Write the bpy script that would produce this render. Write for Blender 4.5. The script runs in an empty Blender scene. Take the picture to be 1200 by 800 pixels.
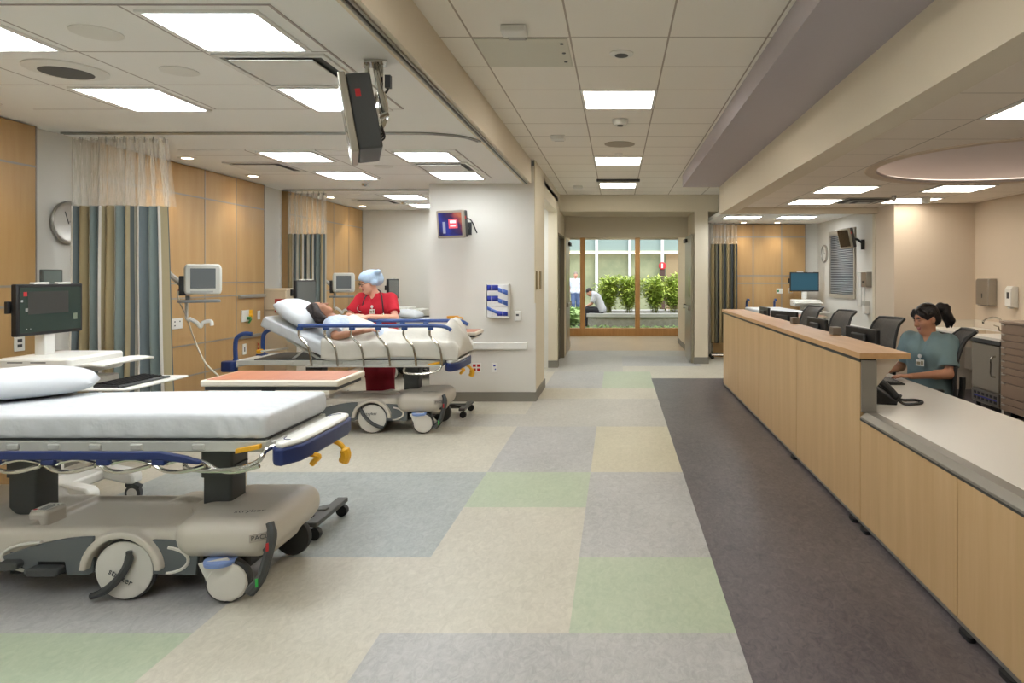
EXPOSURE = 0.0
PANEL_L = 18.5
PANEL_R = 18.0
PANEL_S = 9.0
import bpy, bmesh, math, random
import numpy as np
from mathutils.bvhtree import BVHTree
from mathutils import Vector, Matrix, Euler
random.seed(7)
SC = bpy.context.scene
COL = SC.collection
PI = math.pi
FOC, VX, VY, EYE = 800.0, 723.0, 323.0, 1.6

def at(x, y, Y):
    """point at depth Y that the camera sees at photo position x, y"""
    return Vector(((x - VX) * Y / FOC, Y, EYE - (y - VY) * Y / FOC))
def V(*a): return Vector(a)
def lin(c):
    c = c / 255.0
    return c / 12.92 if c <= .04045 else ((c + .055) / 1.055) ** 2.4
def rgb(c, a=1.0): return (lin(c[0]), lin(c[1]), lin(c[2]), a)

# ------------------------------------------------------------------ materials
MATS = {}
def M(name, col, rough=.5, metal=0.0, noise=None, bump=None, emit=None, stretch=(1, 1, 1), alpha=None, spec=None, trans=None):
    """procedural material: base colour, optional mottling noise=(scale, colour2) and bump=(scale, strength)"""
    if name in MATS: return MATS[name]
    m = bpy.data.materials.new(name); m.use_nodes = True
    nt = m.node_tree; b = nt.nodes['Principled BSDF']; L = nt.links.new
    b.inputs['Base Color'].default_value = rgb(col)
    b.inputs['Roughness'].default_value = rough
    b.inputs['Metallic'].default_value = metal
    if spec is not None: b.inputs['Specular IOR Level'].default_value = spec
    if trans: b.inputs['Transmission Weight'].default_value = trans
    if noise or bump:
        tc = nt.nodes.new('ShaderNodeTexCoord'); mp = nt.nodes.new('ShaderNodeMapping')
        mp.inputs['Scale'].default_value = stretch
        L(tc.outputs['Object'], mp.inputs['Vector'])
    if noise:
        n = nt.nodes.new('ShaderNodeTexNoise'); n.inputs['Scale'].default_value = noise[0]
        n.inputs['Detail'].default_value = 6; n.inputs['Roughness'].default_value = .6
        L(mp.outputs['Vector'], n.inputs['Vector'])
        r = nt.nodes.new('ShaderNodeValToRGB')
        r.color_ramp.elements[0].position = .36; r.color_ramp.elements[1].position = .64
        r.color_ramp.elements[0].color = rgb(noise[1]); r.color_ramp.elements[1].color = rgb(col)
        L(n.outputs['Fac'], r.inputs['Fac']); L(r.outputs['Color'], b.inputs['Base Color'])
    if bump:
        n = nt.nodes.new('ShaderNodeTexNoise'); n.inputs['Scale'].default_value = bump[0]; n.inputs['Detail'].default_value = 3
        L(mp.outputs['Vector'], n.inputs['Vector'])
        bp = nt.nodes.new('ShaderNodeBump'); bp.inputs['Strength'].default_value = bump[1]; bp.inputs['Distance'].default_value = .02
        L(n.outputs['Fac'], bp.inputs['Height']); L(bp.outputs['Normal'], b.inputs['Normal'])
    if emit:
        b.inputs['Emission Color'].default_value = rgb(emit[0]); b.inputs['Emission Strength'].default_value = emit[1]
    if alpha is not None:
        b.inputs['Alpha'].default_value = alpha
    MATS[name] = m
    return m

def tile_material(name, col, line, x0, px, y0, py, w=.012):
    """lay-in ceiling tiles: joints on a grid in plan"""
    m = M(name, col, .85, bump=(220, .08)); nt = m.node_tree; L = nt.links.new
    b = nt.nodes['Principled BSDF']
    g = nt.nodes.new('ShaderNodeNewGeometry'); s = nt.nodes.new('ShaderNodeSeparateXYZ')
    L(g.outputs['Position'], s.inputs[0])
    def axis(out, o, p):
        a = nt.nodes.new('ShaderNodeMath'); a.operation = 'SUBTRACT'; a.inputs[1].default_value = o - p * 40 + p / 2
        L(out, a.inputs[0])
        d = nt.nodes.new('ShaderNodeMath'); d.operation = 'MODULO'; d.inputs[1].default_value = p; L(a.outputs[0], d.inputs[0])
        e = nt.nodes.new('ShaderNodeMath'); e.operation = 'SUBTRACT'; e.inputs[1].default_value = p / 2; L(d.outputs[0], e.inputs[0])
        f = nt.nodes.new('ShaderNodeMath'); f.operation = 'ABSOLUTE'; L(e.outputs[0], f.inputs[0])
        h = nt.nodes.new('ShaderNodeMath'); h.operation = 'LESS_THAN'; h.inputs[1].default_value = w / 2; L(f.outputs[0], h.inputs[0])
        return h
    hx, hy = axis(s.outputs['X'], x0, px), axis(s.outputs['Y'], y0, py)
    mx = nt.nodes.new('ShaderNodeMath'); mx.operation = 'MAXIMUM'; L(hx.outputs[0], mx.inputs[0]); L(hy.outputs[0], mx.inputs[1])
    mix = nt.nodes.new('ShaderNodeMix'); mix.data_type = 'RGBA'
    mix.inputs['A'].default_value = rgb(col); mix.inputs['B'].default_value = rgb(line)
    L(mx.outputs[0], mix.inputs['Factor']); L(mix.outputs['Result'], b.inputs['Base Color'])
    return m

def wood_material(name, c1, c2, stretch, rough=.42):
    m = M(name, c1, rough); nt = m.node_tree; L = nt.links.new; b = nt.nodes['Principled BSDF']
    tc = nt.nodes.new('ShaderNodeTexCoord'); mp = nt.nodes.new('ShaderNodeMapping'); mp.inputs['Scale'].default_value = stretch
    L(tc.outputs['Object'], mp.inputs['Vector'])
    n = nt.nodes.new('ShaderNodeTexNoise'); n.inputs['Scale'].default_value = 3; n.inputs['Detail'].default_value = 8
    n.inputs['Roughness'].default_value = .65; n.inputs['Distortion'].default_value = .4
    L(mp.outputs['Vector'], n.inputs['Vector'])
    r = nt.nodes.new('ShaderNodeValToRGB'); e = r.color_ramp.elements
    e[0].position = .3; e[0].color = rgb(c2); e[1].position = .7; e[1].color = rgb(c1)
    L(n.outputs['Fac'], r.inputs['Fac']); L(r.outputs['Color'], b.inputs['Base Color'])
    return m

def floor_material(name, c1, c2, rough=.42):
    """marbled linoleum"""
    m = M(name, c1, rough); nt = m.node_tree; L = nt.links.new; b = nt.nodes['Principled BSDF']
    tc = nt.nodes.new('ShaderNodeTexCoord'); mp = nt.nodes.new('ShaderNodeMapping'); mp.inputs['Scale'].default_value = (1, .55, 1)
    L(tc.outputs['Object'], mp.inputs['Vector'])
    a = nt.nodes.new('ShaderNodeTexNoise'); a.inputs['Scale'].default_value = 26; a.inputs['Detail'].default_value = 8
    a.inputs['Roughness'].default_value = .75; a.inputs['Distortion'].default_value = 1.2
    c = nt.nodes.new('ShaderNodeTexNoise'); c.inputs['Scale'].default_value = 2.2; c.inputs['Detail'].default_value = 3
    L(mp.outputs['Vector'], a.inputs['Vector']); L(mp.outputs['Vector'], c.inputs['Vector'])
    ad = nt.nodes.new('ShaderNodeMath'); ad.operation = 'MULTIPLY_ADD'; ad.inputs[1].default_value = .35
    L(c.outputs['Fac'], ad.inputs[0]); L(a.outputs['Fac'], ad.inputs[2])
    r = nt.nodes.new('ShaderNodeValToRGB'); e = r.color_ramp.elements
    e[0].position = .48; e[0].color = rgb(c2); e[1].position = .86; e[1].color = rgb(c1)
    L(ad.outputs[0], r.inputs['Fac']); L(r.outputs['Color'], b.inputs['Base Color'])
    b.inputs['Specular IOR Level'].default_value = .35
    return m

# ------------------------------------------------------------------ mesh builder
class MB:
    def __init__(s): s.v = []; s.f = []; s.m = []; s.uv = None
    def add(s, vs, fs, mi=0):
        o = len(s.v); s.v += [Vector(p) for p in vs]
        s.f += [tuple(i + o for i in f) for f in fs]; s.m += [mi] * len(fs); return s
    def box(s, x0, x1, y0, y1, z0, z1, mi=0):
        vs = [(x, y, z) for x in (x0, x1) for y in (y0, y1) for z in (z0, z1)]
        return s.add(vs, [(0, 1, 3, 2), (4, 6, 7, 5), (0, 4, 5, 1), (2, 3, 7, 6), (0, 2, 6, 4), (1, 5, 7, 3)], mi)
    def obox(s, c, ax, ay, az, mi=0):
        """box from centre and three half-axis vectors"""
        c = Vector(c); ax, ay, az = Vector(ax), Vector(ay), Vector(az)
        vs = [c + ax * i + ay * j + az * k for i in (-1, 1) for j in (-1, 1) for k in (-1, 1)]
        return s.add(vs, [(0, 1, 3, 2), (4, 6, 7, 5), (0, 4, 5, 1), (2, 3, 7, 6), (0, 2, 6, 4), (1, 5, 7, 3)], mi)
    def ring(s, c, d, r, n):
        d = Vector(d).normalized(); a = d.orthogonal().normalized(); b = d.cross(a)
        return [Vector(c) + (a * math.cos(2 * PI * i / n) + b * math.sin(2 * PI * i / n)) * r for i in range(n)]
    def cyl(s, p0, p1, r0, r1=None, n=16, mi=0):
        r1 = r0 if r1 is None else r1; p0, p1 = Vector(p0), Vector(p1)
        vs = s.ring(p0, p1 - p0, r0, n) + s.ring(p1, p1 - p0, r1, n)
        fs = [(i, (i + 1) % n, n + (i + 1) % n, n + i) for i in range(n)] + [tuple(range(n))[::-1], tuple(range(n, 2 * n))]
        return s.add(vs, fs, mi)
    def tube(s, pts, r, n=8, mi=0, closed=False):
        pts = [Vector(p) for p in pts]; N = len(pts); vs = []; a = None
        rr = r if isinstance(r, (list, tuple)) else [r] * N
        for i, p in enumerate(pts):
            if closed: d = pts[(i + 1) % N] - pts[i - 1]
            else: d = pts[min(i + 1, N - 1)] - pts[max(i - 1, 0)]
            d = d.normalized() if d.length > 1e-9 else Vector((0, 0, 1))
            a = d.orthogonal() if a is None else a - d * a.dot(d)
            if a.length < 1e-6: a = d.orthogonal()
            a.normalize(); b = d.cross(a)
            vs += [p + (a * math.cos(2 * PI * k / n) + b * math.sin(2 * PI * k / n)) * rr[i] for k in range(n)]
        fs = []
        for i in range(N if closed else N - 1):
            j = (i + 1) % N
            fs += [(i * n + k, i * n + (k + 1) % n, j * n + (k + 1) % n, j * n + k) for k in range(n)]
        if not closed: fs += [tuple(range(n))[::-1], tuple(range((N - 1) * n, N * n))]
        return s.add(vs, fs, mi)
    def prism(s, poly, axis, a, b, mi=0):
        n = len(poly)
        mk = {'x': lambda p, t: (t, p[0], p[1]), 'y': lambda p, t: (p[0], t, p[1]), 'z': lambda p, t: (p[0], p[1], t)}[axis]
        vs = [mk(p, a) for p in poly] + [mk(p, b) for p in poly]
        fs = [(i, (i + 1) % n, n + (i + 1) % n, n + i) for i in range(n)] + [tuple(range(n))[::-1], tuple(range(n, 2 * n))]
        return s.add(vs, fs, mi)
    def lathe(s, prof, o, d=(0, 0, 1), n=24, mi=0, caps=True):
        o, d = Vector(o), Vector(d).normalized(); vs = []
        for r, h in prof: vs += s.ring(o + d * h, d, max(r, 1e-4), n)
        fs = []
        for i in range(len(prof) - 1):
            fs += [(i * n + k, i * n + (k + 1) % n, (i + 1) * n + (k + 1) % n, (i + 1) * n + k) for k in range(n)]
        if caps: fs += [tuple(range(n))[::-1], tuple(range((len(prof) - 1) * n, len(prof) * n))]
        return s.add(vs, fs, mi)
    def ell(s, c, rx, ry, rz, nu=16, nv=10, mi=0, R=None):
        vs = []
        for j in range(nv + 1):
            t = PI * j / nv
            for i in range(nu):
                p = Vector((rx * math.sin(t) * math.cos(2 * PI * i / nu), ry * math.sin(t) * math.sin(2 * PI * i / nu), rz * math.cos(t)))
                if R: p = R @ p
                vs.append(Vector(c) + p)
        fs = [(j * nu + i, j * nu + (i + 1) % nu, (j + 1) * nu + (i + 1) % nu, (j + 1) * nu + i) for j in range(nv) for i in range(nu)]
        return s.add(vs, fs, mi)
    def grid(s, P, mi=0):
        a, b = len(P), len(P[0])
        return s.add([p for row in P for p in row], [(i * b + j, i * b + j + 1, (i + 1) * b + j + 1, (i + 1) * b + j) for i in range(a - 1) for j in range(b - 1)], mi)
    def xf(s, mat):
        s.v = [mat @ p for p in s.v]; return s
    def build(s, name, mats, parent=None, loc=None, bev=0.0, smooth=None, seg=2, sub=0, solid=0.0, rec=True, rot=None):
        me = bpy.data.meshes.new(name)
        me.from_pydata([tuple(p) for p in s.v], [], s.f)
        if not isinstance(mats, (list, tuple)): mats = [mats]
        for m in mats: me.materials.append(m)
        me.polygons.foreach_set('material_index', s.m)
        if s.uv:
            lay = me.uv_layers.new(name='UVMap')
            for lp in me.loops: lay.data[lp.index].uv = s.uv[lp.vertex_index]
        bm = bmesh.new(); bm.from_mesh(me)
        bmesh.ops.remove_doubles(bm, verts=bm.verts, dist=1e-5)
        if rec: bmesh.ops.recalc_face_normals(bm, faces=bm.faces)
        bm.to_mesh(me); bm.free()
        o = bpy.data.objects.new(name, me); COL.objects.link(o)
        if parent: o.parent = parent
        if loc is not None: o.location = loc
        if rot is not None: o.rotation_euler = rot
        if smooth is None: smooth = 35
        if smooth:
            me.polygons.foreach_set('use_smooth', [True] * len(me.polygons))
            me.set_sharp_from_angle(angle=math.radians(smooth))
        if solid:
            k = o.modifiers.new('thickness', 'SOLIDIFY'); k.thickness = solid; k.offset = 0
        if bev:
            k = o.modifiers.new('edges', 'BEVEL'); k.width = bev; k.segments = seg; k.limit_method = 'ANGLE'; k.angle_limit = math.radians(40)
        if sub:
            k = o.modifiers.new('smooth', 'SUBSURF'); k.levels = sub; k.render_levels = sub
        return o

def tag(o, label=None, cat=None, group=None, kind=None):
    if label: o['label'] = label
    if cat: o['category'] = cat
    if group: o['group'] = group
    if kind: o['kind'] = kind
    return o
def thing(name, label, cat, loc=(0, 0, 0), rz=0.0, group=None):
    o = bpy.data.objects.new(name, None); COL.objects.link(o)
    o.empty_display_size = .1
    o.location = loc; o.rotation_euler = (0, 0, rz)
    return tag(o, label, cat, group)
def struct(o): o['kind'] = 'structure'; return o
def kids(o): return [c for c in COL.objects if c.parent == o]
def copy_tree(o, loc=None, rz=None, label=None, parent=None):
    c = o.copy(); COL.objects.link(c); c.parent = parent
    if loc is not None: c.location = loc
    if rz is not None: c.rotation_euler = (0, 0, rz)
    if label: c['label'] = label
    for k in list(kids(o)): copy_tree(k, parent=c)
    return c
def rrect(x0, x1, y0, y1, r, n=5):
    pts = []
    for cx, cy, a0 in ((x1 - r, y1 - r, 0), (x0 + r, y1 - r, 90), (x0 + r, y0 + r, 180), (x1 - r, y0 + r, 270)):
        for i in range(n + 1):
            a = math.radians(a0 + 90 * i / n); pts.append((cx + r * math.cos(a), cy + r * math.sin(a)))
    return pts
def smooth_path(pts, k=6):
    """Catmull-Rom through points"""
    P = [Vector(p) for p in pts]; out = []
    for i in range(len(P) - 1):
        a, b, c, d = P[max(i - 1, 0)], P[i], P[i + 1], P[min(i + 2, len(P) - 1)]
        for j in range(k):
            t = j / k
            out.append(.5 * ((2 * b) + (c - a) * t + (2 * a - 5 * b + 4 * c - d) * t * t + (3 * b - a - 3 * c + d) * t ** 3))
    return out + [P[-1]]
def writing(body, size, mat, parent, name='lettering', M4=None, depth=.0008, onto=None, toward=None):
    """letters as a mesh lying in local XY, placed by the matrix M4"""
    cu = bpy.data.curves.new('w', 'FONT'); cu.body = body; cu.size = size; cu.align_x = 'CENTER'; cu.align_y = 'CENTER'; cu.extrude = depth
    cu.resolution_u = 2
    t = bpy.data.objects.new('w', cu); COL.objects.link(t)
    dg = bpy.context.evaluated_depsgraph_get()
    me = bpy.data.meshes.new_from_object(t.evaluated_get(dg))
    bpy.data.objects.remove(t)
    me.materials.clear(); me.materials.append(mat)
    me.transform(M4)
    if onto is not None:      # wrap the letters onto a curved surface
        n_ = Vector(toward).normalized()
        for v in me.vertices:
            hit = onto.ray_cast(v.co - n_ * .3, n_)
            if hit[0] is not None: v.co = hit[0] - n_ * .0015
    o = bpy.data.objects.new(name, me); COL.objects.link(o); o.parent = parent
    return o
def frame3(o, x, y):
    """matrix with origin o, local x and y axes given"""
    x = Vector(x).normalized(); y = Vector(y); y = (y - x * y.dot(x)).normalized(); z = x.cross(y)
    return Matrix(((x[0], y[0], z[0], o[0]), (x[1], y[1], z[1], o[1]), (x[2], y[2], z[2], o[2]), (0, 0, 0, 1)))

# ------------------------------------------------------------------ organic shapes: blended volumes turned into one surface
class Sdf:
    def __init__(s): s.p = []
    def cap(s, a, b, ra, rb=None, k=.02, mi=0, op='u'):
        rb = ra if rb is None else rb
        a, b = np.array(a, float), np.array(b, float)
        R = max(ra, rb)
        def f(P, a=a, b=b, ra=ra, rb=rb):
            ab = b - a; L = max(float(ab @ ab), 1e-12)
            t = np.clip(((P - a) @ ab) / L, 0, 1)
            return np.linalg.norm(P - a - t[..., None] * ab, axis=-1) - (ra + (rb - ra) * t)
        s.p.append((f, np.minimum(a, b) - R, np.maximum(a, b) + R, k, mi, op)); return s
    def chain(s, pts, rs, k=.02, mi=0, op='u'):
        for i in range(len(pts) - 1): s.cap(pts[i], pts[i + 1], rs[i], rs[i + 1], k, mi, op)
        return s
    def capcut(s, a, b, ra, rb, k=.03, mi=0):
        """capsule with a flat cut at b"""
        a, b = np.array(a, float), np.array(b, float); d = (b - a) / np.linalg.norm(b - a); e = b + d * rb
        def f(P, a=a, b=b, d=d, e=e):
            ab = e - a; t = np.clip(((P - a) @ ab) / (ab @ ab), 0, 1)
            return np.maximum(np.linalg.norm(P - a - t[..., None] * ab, axis=-1) - (ra + (rb - ra) * t), (P - b) @ d)
        R = max(ra, rb); s.p.append((f, np.minimum(a, e) - R, np.maximum(a, e) + R, k, mi, 'u')); return s
    def ell(s, c, r, R=None, k=.02, mi=0, op='u'):
        c = np.array(c, float); r = np.array(r, float); Rm = np.eye(3) if R is None else np.array(R, float)
        def f(P, c=c, r=r, Rm=Rm):
            q = (P - c) @ Rm
            k0 = np.linalg.norm(q / r, axis=-1); k1 = np.linalg.norm(q / (r * r), axis=-1)
            return np.where(k1 > 1e-9, k0 * (k0 - 1) / np.maximum(k1, 1e-9), -r.min())
        m = r.max(); s.p.append((f, c - m, c + m, k, mi, op)); return s
    def box(s, c, h, R=None, rad=.02, k=.02, mi=0, op='u'):
        c = np.array(c, float); h = np.array(h, float); Rm = np.eye(3) if R is None else np.array(R, float)
        def f(P, c=c, h=h, Rm=Rm, rad=rad):
            q = np.abs((P - c) @ Rm) - (h - rad)
            return np.linalg.norm(np.maximum(q, 0), axis=-1) + np.minimum(q.max(-1), 0) - rad
        m = np.linalg.norm(h) if R is not None else h
        s.p.append((f, c - m, c + m, k, mi, op)); return s
    def cyl(s, c, axis, r, h, k=.01, mi=0, op='u'):
        c = np.array(c, float); ax = np.array(axis, float); ax /= np.linalg.norm(ax)
        def f(P, c=c, ax=ax, r=r, h=h):
            q = P - c; t = q @ ax; d = np.linalg.norm(q - t[..., None] * ax, axis=-1)
            a, b = d - r, np.abs(t) - h
            return np.minimum(np.maximum(a, b), 0) + np.hypot(np.maximum(a, 0), np.maximum(b, 0))
        m = math.hypot(r, h); s.p.append((f, c - m, c + m, k, mi, op)); return s
    def half(s, o, n, mi=0):
        """cut away everything on the side the normal points to"""
        o = np.array(o, float); n = np.array(n, float); n /= np.linalg.norm(n)
        s.p.append((lambda P, o=o, n=n: -((P - o) @ n), None, None, .004, mi, 's')); return s
    def surface(s, h):
        un = [p for p in s.p if p[5] == 'u']
        lo = np.min([p[1] for p in un], 0) - 4 * h - .02; hi = np.max([p[2] for p in un], 0) + 4 * h + .02
        n = np.ceil((hi - lo) / h).astype(int) + 1
        ax = [lo[i] + np.arange(n[i]) * h for i in range(3)]
        D = np.full(n, .5, np.float32); Lb = np.zeros(n, np.int16)
        for f, a, b, k, mi, op in s.p:
            if a is None: sl = tuple(slice(0, n[i]) for i in range(3))
            else:
                mg = k * 1.5 + 5 * h
                i0 = np.clip(np.floor((a - mg - lo) / h).astype(int), 0, n); i1 = np.clip(np.ceil((b + mg - lo) / h).astype(int) + 1, 0, n)
                if (i1 <= i0).any(): continue
                sl = tuple(slice(i0[i], i1[i]) for i in range(3))
            P = np.stack(np.meshgrid(ax[0][sl[0]], ax[1][sl[1]], ax[2][sl[2]], indexing='ij'), -1)
            d = f(P).astype(np.float32); o = D[sl]
            if op == 'u':
                hh = np.maximum(k - np.abs(o - d), 0) / max(k, 1e-6)
                Lb[sl] = np.where(d < o, mi, Lb[sl]); D[sl] = np.minimum(o, d) - hh * hh * k * .25
            else:
                d = -d; hh = np.maximum(k - np.abs(o - d), 0) / max(k, 1e-6)
                D[sl] = np.maximum(o, d) + hh * hh * k * .25
                if mi: Lb[sl] = np.where(d > o - h * 2, mi, Lb[sl])
        S = D < 0
        c = [S[i:n[0] - 1 + i, j:n[1] - 1 + j, q:n[2] - 1 + q] for i in (0, 1) for j in (0, 1) for q in (0, 1)]
        anyc = np.logical_or.reduce(c); allc = np.logical_and.reduce(c); act = anyc & ~allc
        I = np.argwhere(act); idx = np.full(act.shape, -1, np.int64); idx[act] = np.arange(len(I))
        acc = np.zeros((len(I), 3)); cnt = np.zeros(len(I))
        cs = [(i, j, q) for i in (0, 1) for j in (0, 1) for q in (0, 1)]
        for a in range(8):
            for b in range(a + 1, 8):
                ca, cb = np.array(cs[a]), np.array(cs[b])
                if np.abs(ca - cb).sum() != 1: continue
                da = D[tuple((I + ca).T)]; db = D[tuple((I + cb).T)]
                x = (da < 0) != (db < 0)
                t = np.where(x, da / np.where(x, da - db, 1), 0)
                acc += np.where(x[:, None], ca + t[:, None] * (cb - ca), 0); cnt += x
        vs = lo + (I + acc / np.maximum(cnt, 1)[:, None]) * h
        lab = Lb[tuple(I.T)]
        fs = []
        for d in range(3):
            e1, e2 = (d + 1) % 3, (d + 2) % 3
            A = np.take(S, range(0, n[d] - 1), d); B = np.take(S, range(1, n[d]), d)
            E = np.argwhere(A != B)
            E = E[(E[:, e1] > 0) & (E[:, e2] > 0) & (E[:, e1] < n[e1] - 1) & (E[:, e2] < n[e2] - 1)]
            if not len(E): continue
            inside = A[tuple(E.T)]
            o1 = np.zeros(3, int); o1[e1] = 1; o2 = np.zeros(3, int); o2[e2] = 1
            q = np.stack([idx[tuple((E - o1 - o2).T)], idx[tuple((E - o2).T)], idx[tuple(E.T)], idx[tuple((E - o1).T)]], 1)
            q[~inside] = q[~inside][:, ::-1]
            fs.append(q)
        return vs, np.concatenate(fs), lab
    def build(s, name, mats, parent=None, h=.006, origin=(0, 0, 0), relax=1, recolor=None):
        vs, fs, lab = s.surface(h)
        for _ in range(relax):       # light smoothing along the surface
            acc = np.zeros_like(vs); cnt = np.zeros(len(vs))
            for a in range(4):
                b = (a + 1) % 4
                np.add.at(acc, fs[:, a], vs[fs[:, b]]); np.add.at(cnt, fs[:, a], 1)
                np.add.at(acc, fs[:, b], vs[fs[:, a]]); np.add.at(cnt, fs[:, b], 1)
            vs = vs * .5 + acc / np.maximum(cnt, 1)[:, None] * .5
        me = bpy.data.meshes.new(name)
        me.from_pydata((vs - np.array(origin)).tolist(), [], fs.tolist())
        if not isinstance(mats, (list, tuple)): mats = [mats]
        for m in mats: me.materials.append(m)
        fl = lab[fs[:, 0]]
        if recolor is not None: fl = recolor(vs[fs].mean(1), fl)
        me.polygons.foreach_set('material_index', np.clip(fl, 0, len(mats) - 1).astype(np.int32))
        me.polygons.foreach_set('use_smooth', [True] * len(me.polygons))
        o = bpy.data.objects.new(name, me); COL.objects.link(o)
        if parent: o.parent = parent
        return o
# ------------------------------------------------------------------ camera, world
cam = bpy.data.cameras.new('camera'); cam.sensor_width = 36; cam.lens = 24
cam.shift_x = -(VX - 600) / 1200; cam.shift_y = -(400 - VY) / 1200
cam.clip_start = .05; cam.clip_end = 200
co = bpy.data.objects.new('camera', cam); COL.objects.link(co)
co.location = (0, 0, EYE); co.rotation_euler = (PI / 2, 0, 0); SC.camera = co
w = bpy.data.worlds.new('sky'); SC.world = w; w.use_nodes = True
bg = w.node_tree.nodes['Background']; bg.inputs['Color'].default_value = (.86, .93, 1, 1); bg.inputs['Strength'].default_value = 2.0
vset = SC.view_settings
vset.view_transform = 'Standard'; vset.look = 'None'; vset.gamma = 1; vset.use_curve_mapping = False; vset.exposure = EXPOSURE if 'EXPOSURE' in globals() else 0.0
try:
    SC.cycles.use_denoising = True; SC.cycles.max_bounces = 8; SC.cycles.diffuse_bounces = 4; SC.cycles.transparent_max_bounces = 16
    SC.cycles.sample_clamp_indirect = 6
except Exception: pass

# ------------------------------------------------------------------ materials of the place
white_wall = M('white wall paint', (219, 216, 207), .8, bump=(120, .03))
tan_wall = M('tan wall paint', (216, 206, 184), .8, bump=(120, .03))
warm_wall = M('warm wall paint', (214, 198, 177), .8)
gyp = M('ceiling paint', (247, 247, 243), .9)
purple = M('purple grey soffit paint', (184, 177, 182), .85)
beam_paint = M('beam paint', (228, 217, 197), .85)
tile_left = tile_material('bay ceiling tile', (247, 247, 243), (182, 174, 168), -2.16, .655, 4.18, .615)
tile_mid = tile_material('corridor ceiling tile', (246, 241, 231), (182, 170, 156), -.29, .61, 4.22, .6)
tile_right = tile_material('station ceiling tile', (240, 230, 216), (180, 168, 152), 2.37, .65, 3.85, .65, .01)
grey_base = M('grey rubber base', (132, 128, 118), .6)
alu = M('brushed aluminium', (176, 176, 172), .35, .85)
strip = M('silver grey joint strip', (158, 152, 142), .45, .5)
wood = wood_material('honey maple panel', (190, 156, 108), (177, 140, 90), (2.2, 2.2, .22))
maple = wood_material('pale maple laminate', (207, 174, 128), (192, 157, 110), (3, 3, .25))
oak_edge = wood_material('maple ledge', (208, 165, 116), (190, 146, 98), (3, .3, 3))
mullion_wood = wood_material('window wood', (214, 168, 112), (196, 148, 92), (5, 5, .4))
panel_light = M('light diffuser', (255, 255, 255), .5, emit=((244, 250, 255), PANEL_L))
panel_warm = M('warm light diffuser', (255, 255, 255), .5, emit=((255, 248, 236), PANEL_R))
panel_station = M('station light diffuser', (255, 255, 255), .5, emit=((255, 246, 232), PANEL_S))
can_light = M('downlight lamp', (255, 255, 255), .5, emit=((255, 236, 205), 14))
white_metal = M('white painted metal', (232, 231, 226), .45)
black_plastic = M('black plastic', (24, 24, 25), .45)
dark_grey = M('dark grey plastic', (62, 64, 64), .5)
charcoal = M('charcoal plastic', (38, 39, 40), .5)
white_plastic = M('white plastic', (232, 231, 224), .4)
chrome = M('chrome', (200, 198, 190), .16, 1.0)
steel = M('stainless steel', (170, 166, 158), .32, .9)
glass = M('clear glass', (255, 255, 255), .02, trans=1.0)
glass.node_tree.nodes['Principled BSDF'].inputs['IOR'].default_value = 1.02
red_plastic = M('red plastic', (176, 24, 30), .45)
brass = M('bronze plate', (150, 128, 84), .4, .7)

# ------------------------------------------------------------------ floor
FL = {
 'beige': floor_material('beige linoleum', (203, 198, 183), (180, 175, 160)),
 'cream': floor_material('cream linoleum', (203, 196, 172), (183, 176, 151)),
 'gray': floor_material('grey linoleum', (185, 184, 181), (156, 155, 153)),
 'blue': floor_material('blue grey linoleum', (174, 179, 176), (145, 151, 149)),
 'mist': floor_material('pale grey linoleum', (191, 188, 179), (166, 163, 154)),
 'green': floor_material('pale green linoleum', (181, 191, 166), (162, 174, 149)),
 'dark': floor_material('dark slate linoleum', (114, 107, 108), (73, 69, 75), .38),
 'tan': floor_material('tan linoleum', (201, 179, 141), (181, 158, 120)),
}
RECT = [(.535, 5.3, -4, 10.67, 'dark'), (-1.06, .535, -4, 3.055, 'gray'), (-2.85, -1.9, -4, 3.055, 'green'), (-.215, .535, 3.055, 3.88, 'green'),
 (-.215, .535, 3.88, 5.565, 'gray'), (-.215, .535, 5.565, 7.25, 'cream'), (-1.06, -.215, 4.723, 5.565, 'green'), (-1.06, -.215, 5.565, 7.25, 'gray'),
 (-3.65, -1.06, 3.88, 5.565, 'blue'), (-4.8, -1.9, 3.055, 3.88, 'gray'), (-1.06, .535, 7.25, 8.89, 'mist'), (-1.9, -1.06, 7.25, 7.9, 'mist'),
 (-1.04, -.215, 9.7, 11.4, 'gray'), (-.215, .55, 9.7, 11.4, 'green'), (.1, 1.5, 12.1, 13.6, 'gray'), (-1.2, .1, 11.4, 13.2, 'mist'), (-1.2, 2, 13.2, 14.6, 'mist'), (-6, 6, 14.6, 19, 'tan')]
xs = sorted({-5.0, 5.3} | {r[i] for r in RECT for i in (0, 1) if -5 < r[i] < 5.3})
ys = sorted({-4.0, 18.4} | {r[i] for r in RECT for i in (2, 3) if -4 < r[i] < 18.4})
names = list(FL); b = MB()
for i in range(len(xs) - 1):
    for j in range(len(ys) - 1):
        cx, cy = (xs[i] + xs[i + 1]) / 2, (ys[j] + ys[j + 1]) / 2
        k = next((r[4] for r in RECT if r[0] <= cx <= r[1] and r[2] <= cy <= r[3]), 'beige')
        b.add([(xs[i], ys[j], 0), (xs[i + 1], ys[j], 0), (xs[i + 1], ys[j + 1], 0), (xs[i], ys[j + 1], 0)], [(0, 1, 2, 3)], names.index(k))
b.box(-5, 5.3, -4, 18.4, -.2, -.05, 0)
struct(b.build('floor', list(FL.values()), rec=False, smooth=0))

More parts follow.
